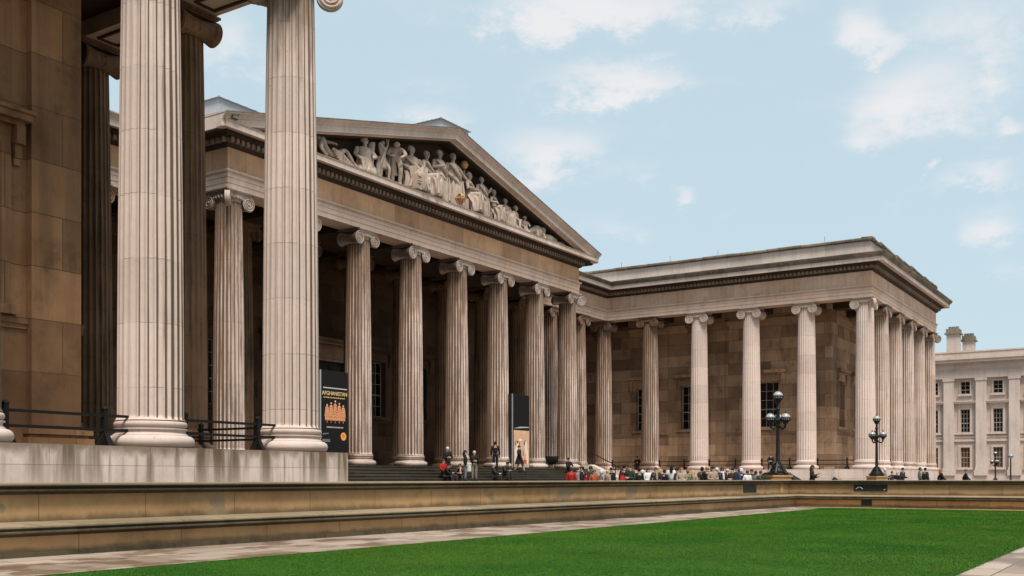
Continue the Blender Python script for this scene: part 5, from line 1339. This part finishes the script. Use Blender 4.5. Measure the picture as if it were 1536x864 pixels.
def kneeling(seed):
    mb = MB()
    loft(mb, [(0,-.05,0,.34,.34,1.2),(0,-.05,.06,.36,.36,1.3),(.02,0,.25,.28,.28,1.1),(.03,.02,.42,.22,.20,.7),(.02,-.02,.56,.19,.16,.4),(0,-.06,.74,.21,.16,.4),(0,-.06,.82,.20,.13,.2),(0,-.06,.87,.08,.07,0)], 36, .08, 8, seed)
    head_on(mb, (0, -.08, .94), 1, .4)
    limb(mb, [(.20,-.05,.80),(.30,-.16,.58),(.14,-.36,.50)], [.07,.055,.04]); limb(mb, [(-.20,-.05,.80),(-.30,-.10,.55),(-.22,-.32,.40)], [.07,.055,.04])
    mb.tube([(-.10,-.05,.32),(-.14,-.36,.36),(-.14,-.34,.05)], [.11,.10,.06], 10)
    return mb
def reclining(seed, flip=1):
    J = dict(pel=(0,0,.22), wai=(.18*flip,0,.30), che=(.36*flip,0,.46), nec=(.48*flip,0,.60), hed=(.53*flip,-.02,.68), top=(.57*flip,-.02,.78),
             hl=(-.05*flip,-.08,.22), kl=(-.42*flip,-.12,.48), al=(-.72*flip,-.12,.14), tl=(-.86*flip,-.14,.10), hr=(-.05*flip,.08,.2), kr=(-.48*flip,.06,.18), ar=(-.90*flip,.05,.10), tr=(-1.02*flip,.0,.10),
             sl=(.38*flip,-.17,.52), el=(.52*flip,-.24,.25), wl=(.40*flip,-.30,.06), fl=(.34*flip,-.32,.06), sr=(.38*flip,.16,.52), er=(.10*flip,.16,.62), wr=(-.16*flip,.0,.60), fr=(-.22*flip,-.03,.58))
    mb = nude(J); 
    for k in range(5): mb.tube([(-.1*flip - .05 * k, -.20, .10 + .06 * k), (-.35*flip - .03*k, -.22, .06 + .05 * k), (-.6*flip, -.2, .04)], .045, 6)
    return mb
ZPF = ZC2 + .09
YST = YF - .22
def statue(u, mb, hh, nat, label, dy=0, rz=0, sx=1.0):
    """statue centred at pixel column u, of real height hh metres; nat is the figure's natural height"""
    y = YST + dy; x = at_Y(u, y); k = hh / nat
    o = mb.build('statue', M['statue'], None, 50, local=True); o.location = (x, y, ZPF); o.rotation_euler = (0, 0, rad(rz)); o.scale = (k * sx * 1.24, k * .95, k)
    tag(o, label, 'statue', 'carved figures in the pediment'); return o
statue(496, reclining(1, -1), 1.50, .88, 'carved reclining figure with raised knee in the left corner of the pediment', sx=1.0)
bend = dict(pel=(0,.05,.92), wai=(0,0,1.05), che=(0,-.12,1.20), nec=(0,-.24,1.30), hed=(0,-.32,1.33), top=(0,-.38,1.40), sl=(.18,-.14,1.27), sr=(-.18,-.14,1.27), el=(.26,-.30,1.05), wl=(.12,-.44,.92), fl=(.08,-.48,.90), er=(-.26,-.30,1.05), wr=(-.12,-.44,.95), fr=(-.06,-.48,.95), kl=(.12,-.24,.56), al=(.10,-.10,.09), tl=(.11,-.26,.04))
mb = kneeling(3); mb.tube([(.22,.12,.82),(.34,.16,1.15),(.26,.16,.55),(.30,.14,.10)], [.05,.10,.13,.10], 10); statue(545, mb, 1.95, 1.20, 'carved kneeling winged figure second from the left in the pediment', rz=-15)
up = dict(sl=(.18,0,1.42), el=(.30,-.05,1.62), wl=(.10,-.10,1.78), fl=(.04,-.12,1.80), er=(-.32,-.10,1.50), wr=(-.16,-.20,1.30), fr=(-.08,-.24,1.24), kl=(.12,-.26,.56), al=(.16,-.18,.10), tl=(.18,-.34,.05))
mb = nude(up); mb.tube([(.30,-.14,1.95),(.0,-.18,1.35),(-.38,-.20,.62)], .025, 6); loft(mb, [(0,.02,.55,.20,.17,1),(0,0,.8,.20,.16,1),(0,0,.98,.17,.13,.6)], 30, .09, 8, 5); mb.tube([(-.16,.04,1.0),(-.24,.05,.6),(-.22,.04,.05)], [.05,.10,.08], 8)
statue(574, mb, 2.35, 1.85, 'carved man raising a long pole in the pediment', rz=10)
mb = nude(bend); mb.tube([(-.14,.10,1.25),(-.20,.14,.8),(-.18,.12,.2)], [.06,.12,.10], 10); cloak(mb, [(-.1,.05,1.2),(-.14,.02,.8),(-.12,.05,.4)], .2, 5); statue(594, mb, 2.15, 1.42, 'carved man bending forward with one knee raised in the pediment', rz=-45)
statue(617, seated(6, 1, .4), 2.45, 1.36, 'carved seated draped figure, left of the pair beside the centre', rz=-18)
statue(640, seated(9, -1, -.5), 2.55, 1.36, 'carved seated draped figure, right of the pair beside the centre', rz=22, dy=.05)
statue(659, standing(11, 'fold', turn=.3), 2.95, 1.76, 'carved standing robed figure with folded arms just left of the pediment centre')
statue(679, standing(14, 'out', turn=-.3), 3.10, 1.76, 'tallest carved robed figure standing under the pediment apex', sx=1.05)
mb = seated(17, -1, .7); statue(704, mb, 2.35, 1.36, 'carved seated figure below the gilded globe', rz=25)
statue(722, standing(20, 'staff'), 2.45, 1.76, 'carved standing robed figure holding a staff right of the gilded globe')
statue(741, seated(22, 1, -.3), 1.95, 1.36, 'larger carved seated figure in the right half of the pediment', rz=15)
statue(758, seated(25, -1, .4), 1.70, 1.36, 'smaller carved seated figure in the right half of the pediment', rz=-10)
statue(771, kneeling(27), 1.42, 1.08, 'carved kneeling figure at the right of the seated ones', rz=20)
statue(786, kneeling(30), 1.05, 1.08, 'small carved crouching figure in the right slope of the pediment', rz=-15)
mb = MB(); mb.ball((0,0,.30), .34,.22,.26,12,8); mb.ball((.30,-.05,.42), .13,.12,.14,10,6); mb.tube([(-.3,0,.3),(-.6,0,.15),(-.9,0,.08)], [.14,.09,.03], 8)
for s in (-1, 1): mb.tube([(s*.2,-.15,.25),(s*.24,-.22,.03)], [.08,.06], 6)
statue(806, mb, .85, .55, 'carved crouching animal in the right corner of the pediment')
mb = MB(); mb.ball((0,0,.18), .40,.24,.18,12,8); mb.ball((.42,-.03,.20), .13,.10,.11,8,6); mb.ball((-.35,-.05,.12), .14,.12,.1,8,6); statue(822, mb, .55, .36, 'carved shell-backed animal near the right tip of the pediment')
mb = MB(); mb.tube([(-.7,0,.08),(-.3,0,.16),(.2,0,.18),(.7,0,.10),(1.0,0,.05)], [.05,.13,.15,.09,.03], 8); statue(838, mb, .40, .34, 'low carved crawling animal at the right tip of the pediment')
# gilded globe and instrument
x = at_Y(703, YST - .35); d = dep(x, YST - .35); g = MB().ball((0, 0, 0), .25, .25, .25, 16, 10); g.lathe([(.26, -.02), (.285, 0), (.26, .02)], 20)
g = g.build('gilded_globe', M['gilt'], None, 60, local=True); g.location = (x, YST - .02, zpix(246, d)); tag(g, 'gilded globe held beside the tallest carved figure', 'globe')
MBs = MB().tube([(0, 0, -.30), (.02, .05, -1.05)], [.06, .09], 8); o = MBs.build('globe_pedestal', M['statue'], g, None, local=True)
x = at_Y(691, YST - .5); d = dep(x, YST - .5); zz = zpix(299, d)
g = MB()
for a in (0, 60, 120):
    q = len(g.v); g.tube([(.30 * math.cos(t * math.pi / 10), 0, .30 * math.sin(t * math.pi / 10)) for t in range(21)], .035, 6); g.xf(Matrix.Rotation(rad(a), 4, 'Z'), q)
q = len(g.v); g.lathe([(.30, -.03), (.34, 0), (.30, .03)], 24); g.ball((0, 0, 0), .10)
g.tube([(0, 0, -.28), (.0, 0, -.42)], .05, 6)
g = g.build('armillary_sphere', M['gilt'], None, 40, local=True); g.location = (x, YST - .42, max(zz, ZPF + .45)); tag(g, 'small gilded ring sphere on the pediment floor beside the seated figure', 'sphere')
